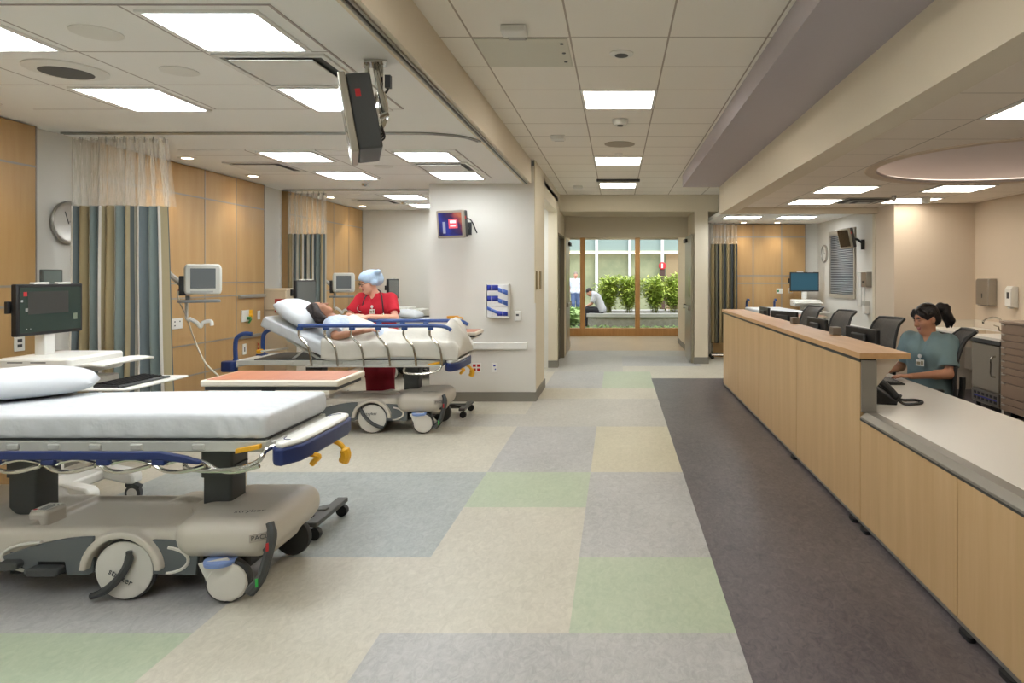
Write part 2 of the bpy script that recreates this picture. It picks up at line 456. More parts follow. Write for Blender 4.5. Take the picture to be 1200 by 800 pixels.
# ------------------------------------------------------------------ walls
def wallbox(name, mat, *boxes):
    b = MB()
    for q in boxes: b.box(*q)
    return struct(b.build(name, mat, smooth=0))
wallbox('wall_left', white_wall, (-4.74, -4.62, -3.6, 12.3, 0, 2.95))
wallbox('wall_back', white_wall, (-4.74, 5.2, -3.72, -3.6, 0, 3.2))
wallbox('wall_right', warm_wall, (5.09, 5.21, -3.6, 10.4, 0, 3.2))
wallbox('wall_bay_end', white_wall, (-4.62, -2.29, 12.2, 12.32, 0, 2.95), (-2.39, -2.29, 9.83, 12.2, 0, 2.95))
wallbox('wall_pier', white_wall, (-2.39, -1.055, 8.7, 9.83, 0, 3.0))
wallbox('wall_pier_side', tan_wall, (-1.055, -1.045, 8.702, 9.83, 0, 3.08))
wallbox('wall_corridor_left', tan_wall, (-1.2, -1.04, 11.9, 12.05, 0, 2.72), (-1.2, -1.04, 12.05, 13.35, 2.36, 2.72), (-1.2, -1.04, 13.35, 13.6, 0, 2.72), (-1.2, -1.04, 9.83, 13.6, 2.72, 3.1))
wallbox('wall_alcove', white_wall, (-2.29, -1.2, 11.9, 12.02, 0, 2.9))
wallbox('wall_header', tan_wall, (-1.04, 1.85, 12.42, 13.6, 2.77, 3.1), (-1.2, 1.66, 13.6, 13.75, 2.365, 3.1), (-1.2, -1.03, 13.6, 13.75, 0, 2.365))
wallbox('wall_pillar', tan_wall, (1.41, 1.66, 12.42, 13.75, 0, 2.77))
wallbox('wall_vestibule_right', tan_wall, (1.47, 1.6, 13.75, 16.4, 0, 2.9), (1.6, 4.6, 16.28, 16.4, 0, 2.9))
wallbox('wall_vestibule_left', tan_wall, (-1.2, -1.08, 13.75, 15.6, 0, 2.9), (-4.6, -1.2, 15.48, 15.6, 0, 2.9), (-4.7, -4.6, 15.48, 18.4, 0, 2.9), (4.6, 4.7, 16.28, 18.4, 0, 2.9))
wallbox('wall_window_side', tan_wall, (-4.6, 4.6, 18.3, 18.45, 2.62, 2.95), (-4.6, -2.5, 18.3, 18.45, 0, 2.62), (1.9, 4.6, 18.3, 18.45, 0, 2.62))
wallbox('wall_far_bay', white_wall, (1.66, 4.1, 13.5, 13.62, 0, 2.8))
wallbox('wall_far_bay_right', white_wall, (3.97, 4.09, 10.4, 13.5, 0, 2.8))
wallbox('wall_station_end', warm_wall, (3.94, 5.09, 9.7, 10.4, 0, 2.8))
wallbox('wall_station_header', beam_paint, (1.69, 3.94, 10.3, 10.42, 2.54, 3.1))
# pale end edge of the far bay wall
wallbox('trim_5', tan_wall, (3.93, 3.985, 10.405, 10.5, 0, 2.62))
# corridor bulkhead over the bays, the purple soffit and the beam above the desk
wallbox('wall_bulkhead', beam_paint, (-1.2, -1.095, -3.6, 8.7, 2.775, 3.1))
wallbox('ceiling_soffit', purple, (.96, 1.5, -3.6, 10.0, 2.9, 3.08))
wallbox('ceiling_beam', beam_paint, (1.5, 1.69, -3.6, 10.0, 2.5, 3.1))
# baseboards
def base(name, *boxes): return wallbox(name, grey_base, *boxes)
base('baseboard_pier', (-2.39, -1.03, 8.685, 8.7, 0, .12), (-1.045, -1.03, 8.7, 9.83, 0, .12))
base('baseboard_corridor', (-1.04, -1.028, 11.9, 12.05, 0, .12), (-1.2, -1.028, 11.886, 11.9, 0, .12), (1.396, 1.67, 12.406, 12.42, 0, .12), (1.66, 1.672, 12.42, 13.5, 0, .12))
base('baseboard_vestibule', (1.456, 1.47, 13.76, 16.4, 0, .12), (-1.08, -1.068, 13.76, 15.6, 0, .12))
base('baseboard_left', (-4.62, -4.605, -3.6, 12.2, 0, .12), (-4.62, -2.39, 12.186, 12.2, 0, .12))
base('baseboard_station', (3.94, 5.09, 9.685, 9.7, 0, .12), (5.075, 5.09, -3.6, 9.7, 0, .12), (3.926, 3.94, 9.7, 10.4, 0, .12))

# ceilings
b = MB(); b.box(-4.74, -1.2, -3.6, 12.3, 2.775, 2.85); 
struct(b.build('ceiling_bays', gyp, smooth=0))
b = MB()
for k in range(-1, 3):      # one island of tiles per bay, flush in the painted ceiling
    oy = k * 3.42
    b.box(-4.1, -1.5, 2.95 + oy, 4.8 + oy, 2.769, 2.775)
struct(b.build('ceiling_bay_tiles', tile_left, smooth=0))
b = MB(); b.box(-1.1, 1.9, -3.6, 12.42, 3.075, 3.15); struct(b.build('ceiling_corridor', tile_mid, smooth=0))
b = MB(); b.box(-2.3, -1.04, 9.83, 12, 2.9, 2.97); struct(b.build('ceiling_alcove', gyp, smooth=0))
b = MB(); b.box(-4.7, 4.7, 13.7, 18.4, 2.8, 2.87); struct(b.build('ceiling_vestibule', gyp, smooth=0))
b = MB(); b.box(1.75, 4.1, 10.42, 13.6, 2.63, 2.7); struct(b.build('ceiling_far_bay', gyp, smooth=0))
# nurse station ceiling with a round opening and the shallow dome above it
DC, DR = V(3.78, 6.3, 2.63), 1.3
b = MB(); N = 48; inner = []; outer = []
x0, x1, y0, y1 = 1.69, 5.09, 4.6, 8.0
for i in range(N):
    a = 2 * PI * (i + .5) / N; c, s_ = math.cos(a), math.sin(a)
    inner.append((DC.x + DR * c, DC.y + DR * s_, 2.63))
    tx = ((x1 if c > 0 else x0) - DC.x) / c if abs(c) > 1e-6 else 1e9; ty = ((y1 if s_ > 0 else y0) - DC.y) / s_ if abs(s_) > 1e-6 else 1e9
    t = min(tx, ty); outer.append([DC.x + t * c, DC.y + t * s_, 2.63])
for cx, cy in ((x0, y0), (x0, y1), (x1, y0), (x1, y1)):
    q = min(outer, key=lambda p: (p[0] - cx) ** 2 + (p[1] - cy) ** 2); q[0], q[1] = cx, cy
b.add(inner + [tuple(p) for p in outer], [(i, (i + 1) % N, N + (i + 1) % N, N + i) for i in range(N)])
b.add([(x0, -3.6, 2.63), (x1, -3.6, 2.63), (x1, y0, 2.63), (x0, y0, 2.63)], [(0, 1, 2, 3)])
b.add([(x0, y1, 2.63), (x1, y1, 2.63), (x1, 10.3, 2.63), (x0, 10.3, 2.63)], [(0, 1, 2, 3)])
struct(b.build('ceiling_station', tile_right, smooth=0))
b = MB()
prof = [(DR, 0.0), (DR, .03), (DR + .11, .032), (DR + .13, .06), (DR + .13, .1)] + [((DR + .13) * math.cos(t * PI / 2 / 12), .1 + .33 * math.sin(t * PI / 2 / 12)) for t in range(0, 13)]
vs_ = []; n = 64
for r, h in prof: vs_ += [(DC.x + max(r, .001) * math.cos(2 * PI * i / n), DC.y + max(r, .001) * math.sin(2 * PI * i / n), 2.63 + h) for i in range(n)]
b.add(vs_, [(i * n + k, i * n + (k + 1) % n, (i + 1) * n + (k + 1) % n, (i + 1) * n + k) for i in range(len(prof) - 1) for k in range(n)])
struct(b.build('ceiling_dome', M('dome paint', (228, 219, 215), .9), smooth=30))
b = MB(); b.lathe([(DR - .0, 0), (DR + .012, -.006), (DR + .10, -.008), (DR + .11, 0)], DC, n=64, caps=False)
struct(b.build('trim_6', M('dome rim paint', (222, 206, 184), .8)))
b = MB(); b.lathe([(DR + .06, .036), (DR + .09, .036), (DR + .09, .05), (DR + .06, .05), (DR + .06, .036)], DC, n=64, caps=False)
tag(b.build('cove_light', M('cove lamp', (255, 255, 255), .5, emit=((255, 236, 215), 1.4))), 'lamp strip hidden behind the rim of the round ceiling dome', 'cove light')
# roof over everything keeps the sky out
wallbox('ceiling_slab', gyp, (-4.8, 5.3, -3.8, 18.5, 3.16, 3.3))

# ------------------------------------------------------------------ wood headwalls of the bays (cladding on the left wall)
def headwall(name, y0, y1, joints):
    b = MB(); b.box(-4.62, -4.54, y0, y1, 0, 2.765, 0)
    for z in (2.45, 1.52, 1.365, .867, .54): b.box(-4.545, -4.537, y0, y1, z - .008, z + .008, 1)
    for y in [y0 + .006, y1 - .006] + joints: b.box(-4.545, -4.5365, y - .006, y + .006, 0, 2.765, 1)
    return struct(b.build(name, [wood, strip], smooth=0))
headwall('trim_1', 2.55, 5.34, [3.18, 3.8, 4.42, 4.9])
headwall('trim_2', 5.98, 8.79, [6.28, 6.9, 7.52, 8.14])
headwall('trim_3', 9.42, 12.18, [9.7, 10.32, 10.94, 11.56])
b = MB(); b.box(1.9, 3.72, 13.44, 13.5, 0, 2.61, 0)
for z in (2.36, 1.6, 1.45, .9): b.box(1.9, 3.72, 13.437, 13.445, z - .012, z + .012, 1)
for x in (2.13, 2.68, 3.24, 3.71): b.box(x - .012, x + .012, 13.4365, 13.445, 0, 2.61, 1)
struct(b.build('trim_4', [wood, strip], smooth=0))
# headwall rails
for (ya, yb, z) in ((8.17, 8.77, 1.345), (8.17, 8.77, .855)):
    b = MB(); b.box(-4.537, -4.505, ya, yb, z - .018, z + .018)
    tag(b.build('equipment_rail', alu, bev=.004), 'slim silver equipment rail on the wood headwall, %s of the two' % ('upper' if z > 1 else 'lower'), 'rail', 'equipment rails on the headwall')

# pier: corner guard, bumper rail
b = MB(); b.box(-1.098, -1.04, 8.693, 8.7, .12, 1.25); b.box(-1.045, -1.037, 8.7, 8.76, .12, 1.25)
struct(b.build('trim_7', white_wall, smooth=0))
b = MB(); b.box(-2.385, -1.14, 8.665, 8.7, .66, .755)
tag(b.build('bumper_rail', white_plastic, bev=.012), 'white wall bumper rail on the pier below the glove box rack', 'wall bumper')
b = MB(); b.box(-4.5, -2.4, 12.165, 12.2, .66, .755)
tag(b.build('bumper_rail', white_plastic, bev=.012), 'white wall bumper rail on the end wall behind the farthest stretcher', 'wall bumper')
b = MB(); b.box(3.935, 3.97, 10.6, 13.4, .62, .78)
tag(b.build('bumper_rail', white_plastic, bev=.012), 'white wall bumper rail under the blinds of the far bay', 'wall bumper')

# ------------------------------------------------------------------ windows and doors
r = struct(thing('window_1', None, None, (0, 18.3, 0)))
b = MB(); b.box(-2.5, 1.9, -.05, .12, 0, .2); struct(b.build('window_sill', mullion_wood, r, bev=.006))
for x in (-2.4, -.92, .55, 1.78):
    b = MB(); wd = .1 if x > 1.5 else .065; b.box(x - wd, x + wd, -.06, .1, .2, 2.62); struct(b.build('window_frame', mullion_wood, r, bev=.004))
b = MB(); b.box(-2.5, 1.9, -.03, .1, 2.57, 2.62); struct(b.build('window_head', tan_wall, r))
for xa, xb in ((-2.34, -.985), (-.855, .485), (.615, 1.68)):
    b = MB(); b.box(xa, xb, .02, .03, .2, 2.57); struct(b.build('window_pane', glass, r, smooth=0))
door_metal = M('grey green door metal', (150, 143, 124), .35, .35)
def door_leaf(name, loc, w, h, wall_side):
    """leaf lying along Y: x is the thickness; wall_side +1 shows its lever towards -X"""
    r = struct(thing(name, None, None, loc))
    b = MB(); b.box(-.022, .022, 0, w, .01, h); struct(b.build('door_leaf', door_metal, r, bev=.003))
    s_ = -wall_side
    b = MB(); b.box(s_ * .022, s_ * .03, .06, .34, .02, .95) if False else b.box(min(s_ * .022, s_ * .028), max(s_ * .022, s_ * .028), .05, w - .05, .02, .95)
    struct(b.build('kick_plate', steel, r))
    b = MB(); b.box(min(s_ * .03, s_ * .07), max(s_ * .03, s_ * .07), .12, w - .12, .98, 1.03); b.box(min(s_ * .022, s_ * .07), max(s_ * .022, s_ * .07), .1, .16, .96, 1.05); b.box(min(s_ * .022, s_ * .07), max(s_ * .022, s_ * .07), w - .16, w - .1, .96, 1.05)
    struct(b.build('push_bar', steel, r, bev=.004))
    b = MB(); b.box(min(s_ * .022, s_ * .024), max(s_ * .022, s_ * .024), .3, .42, 1.2, 1.75)
    struct(b.build('vision_panel', M('dark vision glass', (70, 68, 58), .1), r))
    b = MB(); b.box(min(s_ * .022, s_ * .07), max(s_ * .022, s_ * .07), w - .45, w - .1, h - .12, h - .05); struct(b.build('door_closer', dark_grey, r, bev=.005))
    return r
door_leaf('door_1', (1.378, 12.44, 0), 1.15, 2.36, 1)
door_leaf('door_2', (-1.055, 13.78, 0), 1.18, 2.36, -1)
r = struct(thing('door_3', None, None, (-1.04, 12.05, 0)))
b = MB(); b.box(-.1, -.06, .04, 1.26, .01, 2.32); struct(b.build('door_leaf', M('dark bronze door', (92, 84, 68), .5), r))
b = MB(); b.box(-.12, .012, 0, .04, 0, 2.36); b.box(-.12, .012, 1.26, 1.3, 0, 2.36); b.box(-.12, .012, .04, 1.26, 2.32, 2.36)
struct(b.build('door_frame', M('bronze door frame', (120, 110, 90), .5), r))
b = MB(); b.cyl((-.06, .12, 1.0), (.0, .12, 1.0), .012); b.cyl((0, .12, 1.0), (0, .26, 1.0), .01); struct(b.build('door_handle', steel, r))
# blinded window in the far bay
r = struct(thing('window_2', None, None, (3.97, 11.38, 1.27)))
b = MB()
for q in ((-.03, .01, -.05, .0, -.06, 1.14), (-.03, .01, 1.27, 1.33, -.06, 1.14), (-.03, .01, 0, 1.27, 1.08, 1.14), (-.03, .01, 0, 1.27, -.06, 0)): b.box(*q)
struct(b.build('window_frame', M('putty frame', (172, 164, 148), .5), r))
b = MB(); b.box(-.004, .0, 0, 1.27, 0, 1.08); struct(b.build('window_pane', M('dim glass', (96, 104, 110), .2), r))
b = MB()
for i in range(34):
    z = .02 + i * .031; b.add([(-.026, .01, z), (-.026, 1.26, z), (-.008, 1.26, z + .018), (-.008, .01, z + .018)], [(0, 1, 2, 3)])
struct(b.build('blind_slats', M('grey blind slats', (150, 154, 156), .5), r, solid=.0015))
b = MB(); b.box(-.03, -.004, 0, 1.27, 1.055, 1.085); struct(b.build('blind_headrail', alu, r))

# ------------------------------------------------------------------ ceiling lamps
def panel(x, y, z, wx, wy, label, mat, group):
    t = thing('ceiling_light', label, 'ceiling light', (x, y, z), group=group)
    f = .022; b = MB()
    for q in ((-wx / 2 - f, -wx / 2, -wy / 2 - f, wy / 2 + f), (wx / 2, wx / 2 + f, -wy / 2 - f, wy / 2 + f), (-wx / 2, wx / 2, -wy / 2 - f, -wy / 2), (-wx / 2, wx / 2, wy / 2, wy / 2 + f)):
        b.box(*q, -.012, .004)
    b.build('frame', white_metal, t, bev=.002)
    b = MB(); b.box(-wx / 2, wx / 2, -wy / 2, wy / 2, -.008, -.002); b.build('diffuser', mat, t, smooth=0)
    return t
ZL = 2.769
bayname = ['the bay behind the camera', 'the nearest bay', 'the middle bay', 'the farthest bay']
for k in range(-1, 3):
    for cx, cn in ((-3.13, 'wall'), (-1.853, 'corridor')):
        for cy, rn in ((3.27, 'front'), (4.52, 'rear')):
            if k == 2 and rn == 'rear' and cn == 'wall': pass
            panel(cx, cy + 3.42 * k, ZL, .5, .5 if rn == 'front' else .56, 'square white ceiling light over %s, %s row, %s side' % (bayname[k + 1], rn, cn), panel_light, 'ceiling lights over the bays')
for i, y in enumerate((-.6, 2.5, 5.71, 8.74, 11.1)):
    panel(.015, y, 3.075, .565, .56, 'square ceiling light in the corridor ceiling, %s' % ['behind the camera', 'overhead out of view', 'nearest one in view', 'middle one of three', 'last before the end header'][i], panel_warm, 'ceiling lights along the corridor')
for (x, y, n) in ((2.69, 4.15, 'alone in front of the dome at the picture edge'), (2.71, 8.12, 'behind the dome, beam side, nearer row'), (4.0, 8.02, 'behind the dome, wall side, nearer row'), (2.73, 9.45, 'behind the dome, beam side, farther row'), (4.0, 9.3, 'behind the dome, wall side, farther row'),
                  (4.0, 3.2, 'in front of the dome near the wall'), (2.69, .6, 'over the near end of the desk'), (4.0, .6, 'over the corner near the camera')):
    panel(x, y, 2.629, .59, .59, 'square ceiling light %s' % n, panel_station, 'ceiling lights over the nurse station')
for (x, n) in ((2.2, 'nearer the curtain'), (3.15, 'nearer the blinds')):
    panel(x, 12.0, 2.629, .6, .5, 'square ceiling light in the far bay, %s' % n, panel_light, 'ceiling lights of the far bay')
def downlight(x, y, z, label):
    t = thing('downlight', label, 'downlight', (x, y, z), group='downlights washing the wood')
    b = MB(); b.lathe([(.05, -.006), (.075, -.008), (.085, 0), (.05, 0.0)], (0, 0, 0)); b.build('trim_ring', white_metal, t)
    b = MB(); b.cyl((0, 0, -.006), (0, 0, -.002), .05); b.build('lamp', can_light, t)
    l = bpy.data.lights.new('downlight beam', 'SPOT'); l.energy = 20; l.spot_size = 1.9; l.spot_blend = .8; l.color = (1, .86, .66); l.shadow_soft_size = .04
    o = bpy.data.objects.new('downlight_beam', l); COL.objects.link(o); o.parent = t; o.location = (0, 0, -.02)
for i, y in enumerate((3.4, 4.63, 6.8, 8.03, 10.2, 11.5)):
    downlight(-4.28, y, 2.775, 'small round downlight by the wood headwall of %s, %s one' % (bayname[1 + i // 2], ('nearer', 'farther')[i % 2]))
for x in (2.45, 3.1): downlight(x, 13.2, 2.63, 'small round downlight above the far bay wood wall, %s' % ('curtain side' if x < 2.6 else 'screen side'))

# a lamp each for alcove and vestibule, then an added one
t = panel(-1.75, 10.9, 2.898, .55, .55, 'square ceiling light inside the alcove behind the pier', panel_light, None)
panel(.2, 15.0, 2.799, .56, .56, 'square ceiling light just beyond the double doors', panel_warm, 'ceiling lights beyond the doors')
panel(.2, 17.2, 2.799, .56, .56, 'added square ceiling light by the courtyard window, brightening the vestibule', panel_warm, 'ceiling lights beyond the doors')  # second panel, added to brighten the vestibule

# ------------------------------------------------------------------ vents, speakers, detectors on the ceilings
vent_grey = M('vent shadow grey', (84, 84, 82), .6)
def bay_vent(x, y, label):
    t = thing('air_diffuser', label, 'air vent', (x, y, ZL), group='air vents over the bays')
    b = MB(); w_ = .3
    for q in ((-w_, w_, -w_, -w_ + .03), (-w_, w_, w_ - .03, w_), (-w_, -w_ + .03, -w_ + .03, w_ - .03), (w_ - .03, w_, -w_ + .03, w_ - .03)): b.box(*q, -.014, .002)
    b.build('frame', white_metal, t, bev=.002)
    b = MB(); b.box(-.265, .265, -.265, .265, -.003, .0); b.build('throat', vent_grey, t, smooth=0)
    b = MB(); b.box(-.225, .225, -.265, .19, -.03, -.022); b.build('plaque', white_metal, t, bev=.003)
for k in (0, 1, 2):
    for x, n in ((-1.84, 'corridor side'), (-3.76, 'wall side')):
        if k == 0 and x < -3: continue
        bay_vent(x + (.0 if x < -3 else 0), 3.89 + 3.42 * k, 'square white air vent over %s, %s' % (bayname[k + 1], n))
def disc(name, label, cat, loc, r, h, mat=None, inner=None):
    t = thing(name, label, cat, loc)
    b = MB(); b.lathe([(r, 0), (r, -h * .4), (r * .8, -h), (.001, -h)], (0, 0, 0), n=28); b.build('body', mat or white_plastic, t)
    if inner: b = MB(); b.lathe([(inner, -h * 1.02), (inner * .98, -h * 1.12), (.001, -h * 1.12)], (0, 0, 0), n=28); b.build('grille', vent_grey, t)
    return t
disc('round_vent', 'large round white vent with dark centre over the nearest bay', 'air vent', (-3.12, 3.87, ZL), .2, .02, inner=.13)
disc('ceiling_speaker', 'round white speaker over the nearest bay, between the two front lights', 'speaker', (-2.5, 3.28, ZL), .11, .012)
disc('ceiling_speaker', 'faint round white speaker in the middle tile row of the nearest bay', 'speaker', (-2.5, 3.9, ZL), .1, .008)
disc('ceiling_speaker', 'round white speaker over the middle bay', 'speaker', (-2.5, 7.3, ZL), .1, .01)
disc('sprinkler', 'small chrome sprinkler in the bay ceiling beside the pier', 'sprinkler', tuple(at(428, 215, 8.7).xy) + (2.775,), .045, .03, chrome, .012)
disc('sprinkler', 'small chrome sprinkler in the bay ceiling near the far wood wall', 'sprinkler', (-3.4, 10.9, 2.775), .045, .03, chrome, .012)
disc('ceiling_speaker', 'round ceiling speaker in the corridor before the nearest light', 'speaker', (.03, 4.53, 3.075), .08, .015, inner=.045)
disc('smoke_detector', 'white smoke detector just past the nearest corridor light', 'smoke detector', (.03, 6.45, 3.075), .075, .055, inner=.03)
disc('ceiling_speaker', 'large flat round speaker between the corridor lights', 'speaker', (.03, 7.65, 3.075), .17, .012, M('speaker mesh', (176, 166, 150), .7))
disc('sprinkler', 'small sprinkler plate right before the middle corridor light', 'sprinkler', (.02, 8.25, 3.075), .05, .02)
b = MB(); b.box(-.33, .33, -.05, .05, -.035, 0); tag(b.build('slot_vent', vent_grey, loc=(.02, 10.45, 3.075), bev=.004), 'narrow grey slot vent before the last corridor light', 'air vent')
for x, y, n in ((-.61, 4.05, 'nearest'), (-.62, 7.2, 'middle'), (-.64, 11.2, 'farthest')):
    t = thing('strobe_alarm', 'white ceiling alarm box with clear strobe, %s of three along the corridor' % n, 'alarm', (x, y, 3.075), group='alarms along the corridor')
    b = MB(); b.box(-.075, .075, -.055, .055, -.045, 0); b.build('housing', white_plastic, t, bev=.008)
    b = MB(); b.box(-.055, .055, .055, .15, -.03, -.0); b.build('strobe', M('strobe lens', (150, 146, 138), .3), t, bev=.006)
t = thing('access_panel', 'flush ceiling access panel with latch dots beside the corridor tiles', 'access panel', (-.6, 4.52, 3.075))
b = MB(); b.box(-.29, .29, -.285, .285, -.008, 0); b.build('panel', M('panel paint', (214, 211, 196), .7), t, bev=.003)
for i in range(3):
    b = MB(); b.cyl((.25, -.2 + .18 * i, -.012), (.25, -.2 + .18 * i, -.008), .012); b.build('latch', dark_grey, t)
disc('ceiling_camera', 'white dome camera in the ceiling corner above the sink', 'camera', (4.05, 8.95, 2.63), .06, .08)
t = thing('air_diffuser', 'silver air vent between the two farther station lights', 'air vent', (3.35, 9.3, 2.629))
b = MB(); b.box(-.3, .3, -.3, .3, -.012, 0); b.build('frame', steel, t, bev=.003)
for i in range(4):
    b = MB(); b.box(-.26 + .06 * i, .26 - .06 * i, -.26 + .06 * i, .26 - .06 * i, -.02 - .006 * i, -.012 - .006 * i); b.build('louver', vent_grey if i % 2 == 0 else steel, t)
disc('sprinkler', 'small sprinkler hanging from the station ceiling by the silver vent', 'sprinkler', (3.55, 8.75, 2.63), .03, .07, steel, .01)

# curtain tracks
def track(name, pts, label):
    b = MB(); P = smooth_path(pts, 5)
    L_, R_ = [], []
    for i, p in enumerate(P):
        d = (P[min(i + 1, len(P) - 1)] - P[max(i - 1, 0)]).normalized(); s_ = Vector((-d.y, d.x, 0)) * .016
        L_.append(p + s_); R_.append(p - s_)
    t = thing(name, label, 'curtain track', (0, 0, 0), group='curtain tracks')
    b.tube(L_, .007, 6); b.tube(R_, .007, 6); b.build('rails', alu, t)
    b = MB(); b.tube([p + Vector((0, 0, .004)) for p in P], .009, 6); b.build('slot', M('track slot', (60, 58, 54), .6), t)
zt = 2.766
track('curtain_track', [(-1.145, -3.4, zt), (-1.145, 2, zt), (-1.145, 5, zt), (-1.145, 8.65, zt)], 'long curtain track along the bulkhead edge')
for y, n in ((5.6, 'nearer'), (9.3, 'farther')):
    track('curtain_track', [(-4.55, y, zt), (-3, y, zt), (-1.75, y, zt), (-1.45, y + .04, zt), (-1.28, y + .16, zt), (-1.2, y + .34, zt)], 'curved cross track of the %s bay curtain' % n)
# ------------------------------------------------------------------ stretchers
hood_mat = M('warm grey moulded plastic', (196, 189, 176), .38)
skirt_mat = M('slate plastic', (92, 97, 98), .45)
navy = M('navy blue plastic', (24, 44, 98), .4)
rail_blue = M('rail blue', (48, 76, 136), .4)
pale_blue = M('pale blue plastic', (124, 150, 204), .4)
yellow = M('yellow plastic', (226, 168, 32), .4)
frame_mat = M('pale grey painted steel', (190, 190, 182), .4)
wheel_mat = M('wheel disc grey', (212, 208, 198), .4)
tyre = M('dark rubber', (56, 57, 56), .6)
sheet_mat = M('white cotton sheet', (202, 205, 207), .85, bump=(11, .4))
pillow_mat = M('white pillowcase', (206, 210, 213), .85, bump=(7, .2))
blanket_mat = M('off white blanket', (210, 206, 195), .9, bump=(12, .3))
ink = M('dark grey print', (70, 72, 74), .5)
column_mat = M('column grey', (60, 63, 63), .5)
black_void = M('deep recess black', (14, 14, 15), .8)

def make_hood():
    """one piece moulded base cover"""
    s = Sdf()
    s.box((-.02, 0, .265), (.93, .275, .085), rad=.03, k=.03)
    s.box((-.02, 0, .23), (.9, .22, .09), rad=.05, k=.03)
    s.box((.72, 0, .31), (.235, .335, .095), rad=.085, k=.03)            # nose
    s.box((-.74, 0, .31), (.25, .335, .095), rad=.085, k=.03)
    s.ell((.64, 0, .385), (.22, .2, .03), k=.04)
    s.box((.06, .02, .375), (.36, .235, .06), rad=.02, k=.012, op='s')     # tray scooped between the columns
    for y in (-1, 1):
        s.cyl((.234, y * .275, .15), (0, 1, 0), .2, .05, k=.015)          # wheel arch
        s.cyl((.234, y * .30, .15), (0, 1, 0), .166, .075, k=.006, op='s')
        for x in (.79, -.83): s.box((x, y * .3, .12), (.22, .18, .093), rad=.02, k=.01, op='s')
    s.half((0, 0, .16), (0, 0, -1))
    return s.build('base_hood', hood_mat, None, h=.0085)
hood_proto = make_hood(); hood_mesh = hood_proto.data; bpy.data.objects.remove(hood_proto)
hood_bvh = BVHTree.FromPolygons([v.co for v in hood_mesh.vertices], [tuple(p.vertices) for p in hood_mesh.polygons])

def link_mesh(name, me, parent):
    o = bpy.data.objects.new(name, me); COL.objects.link(o); o.parent = parent; return o

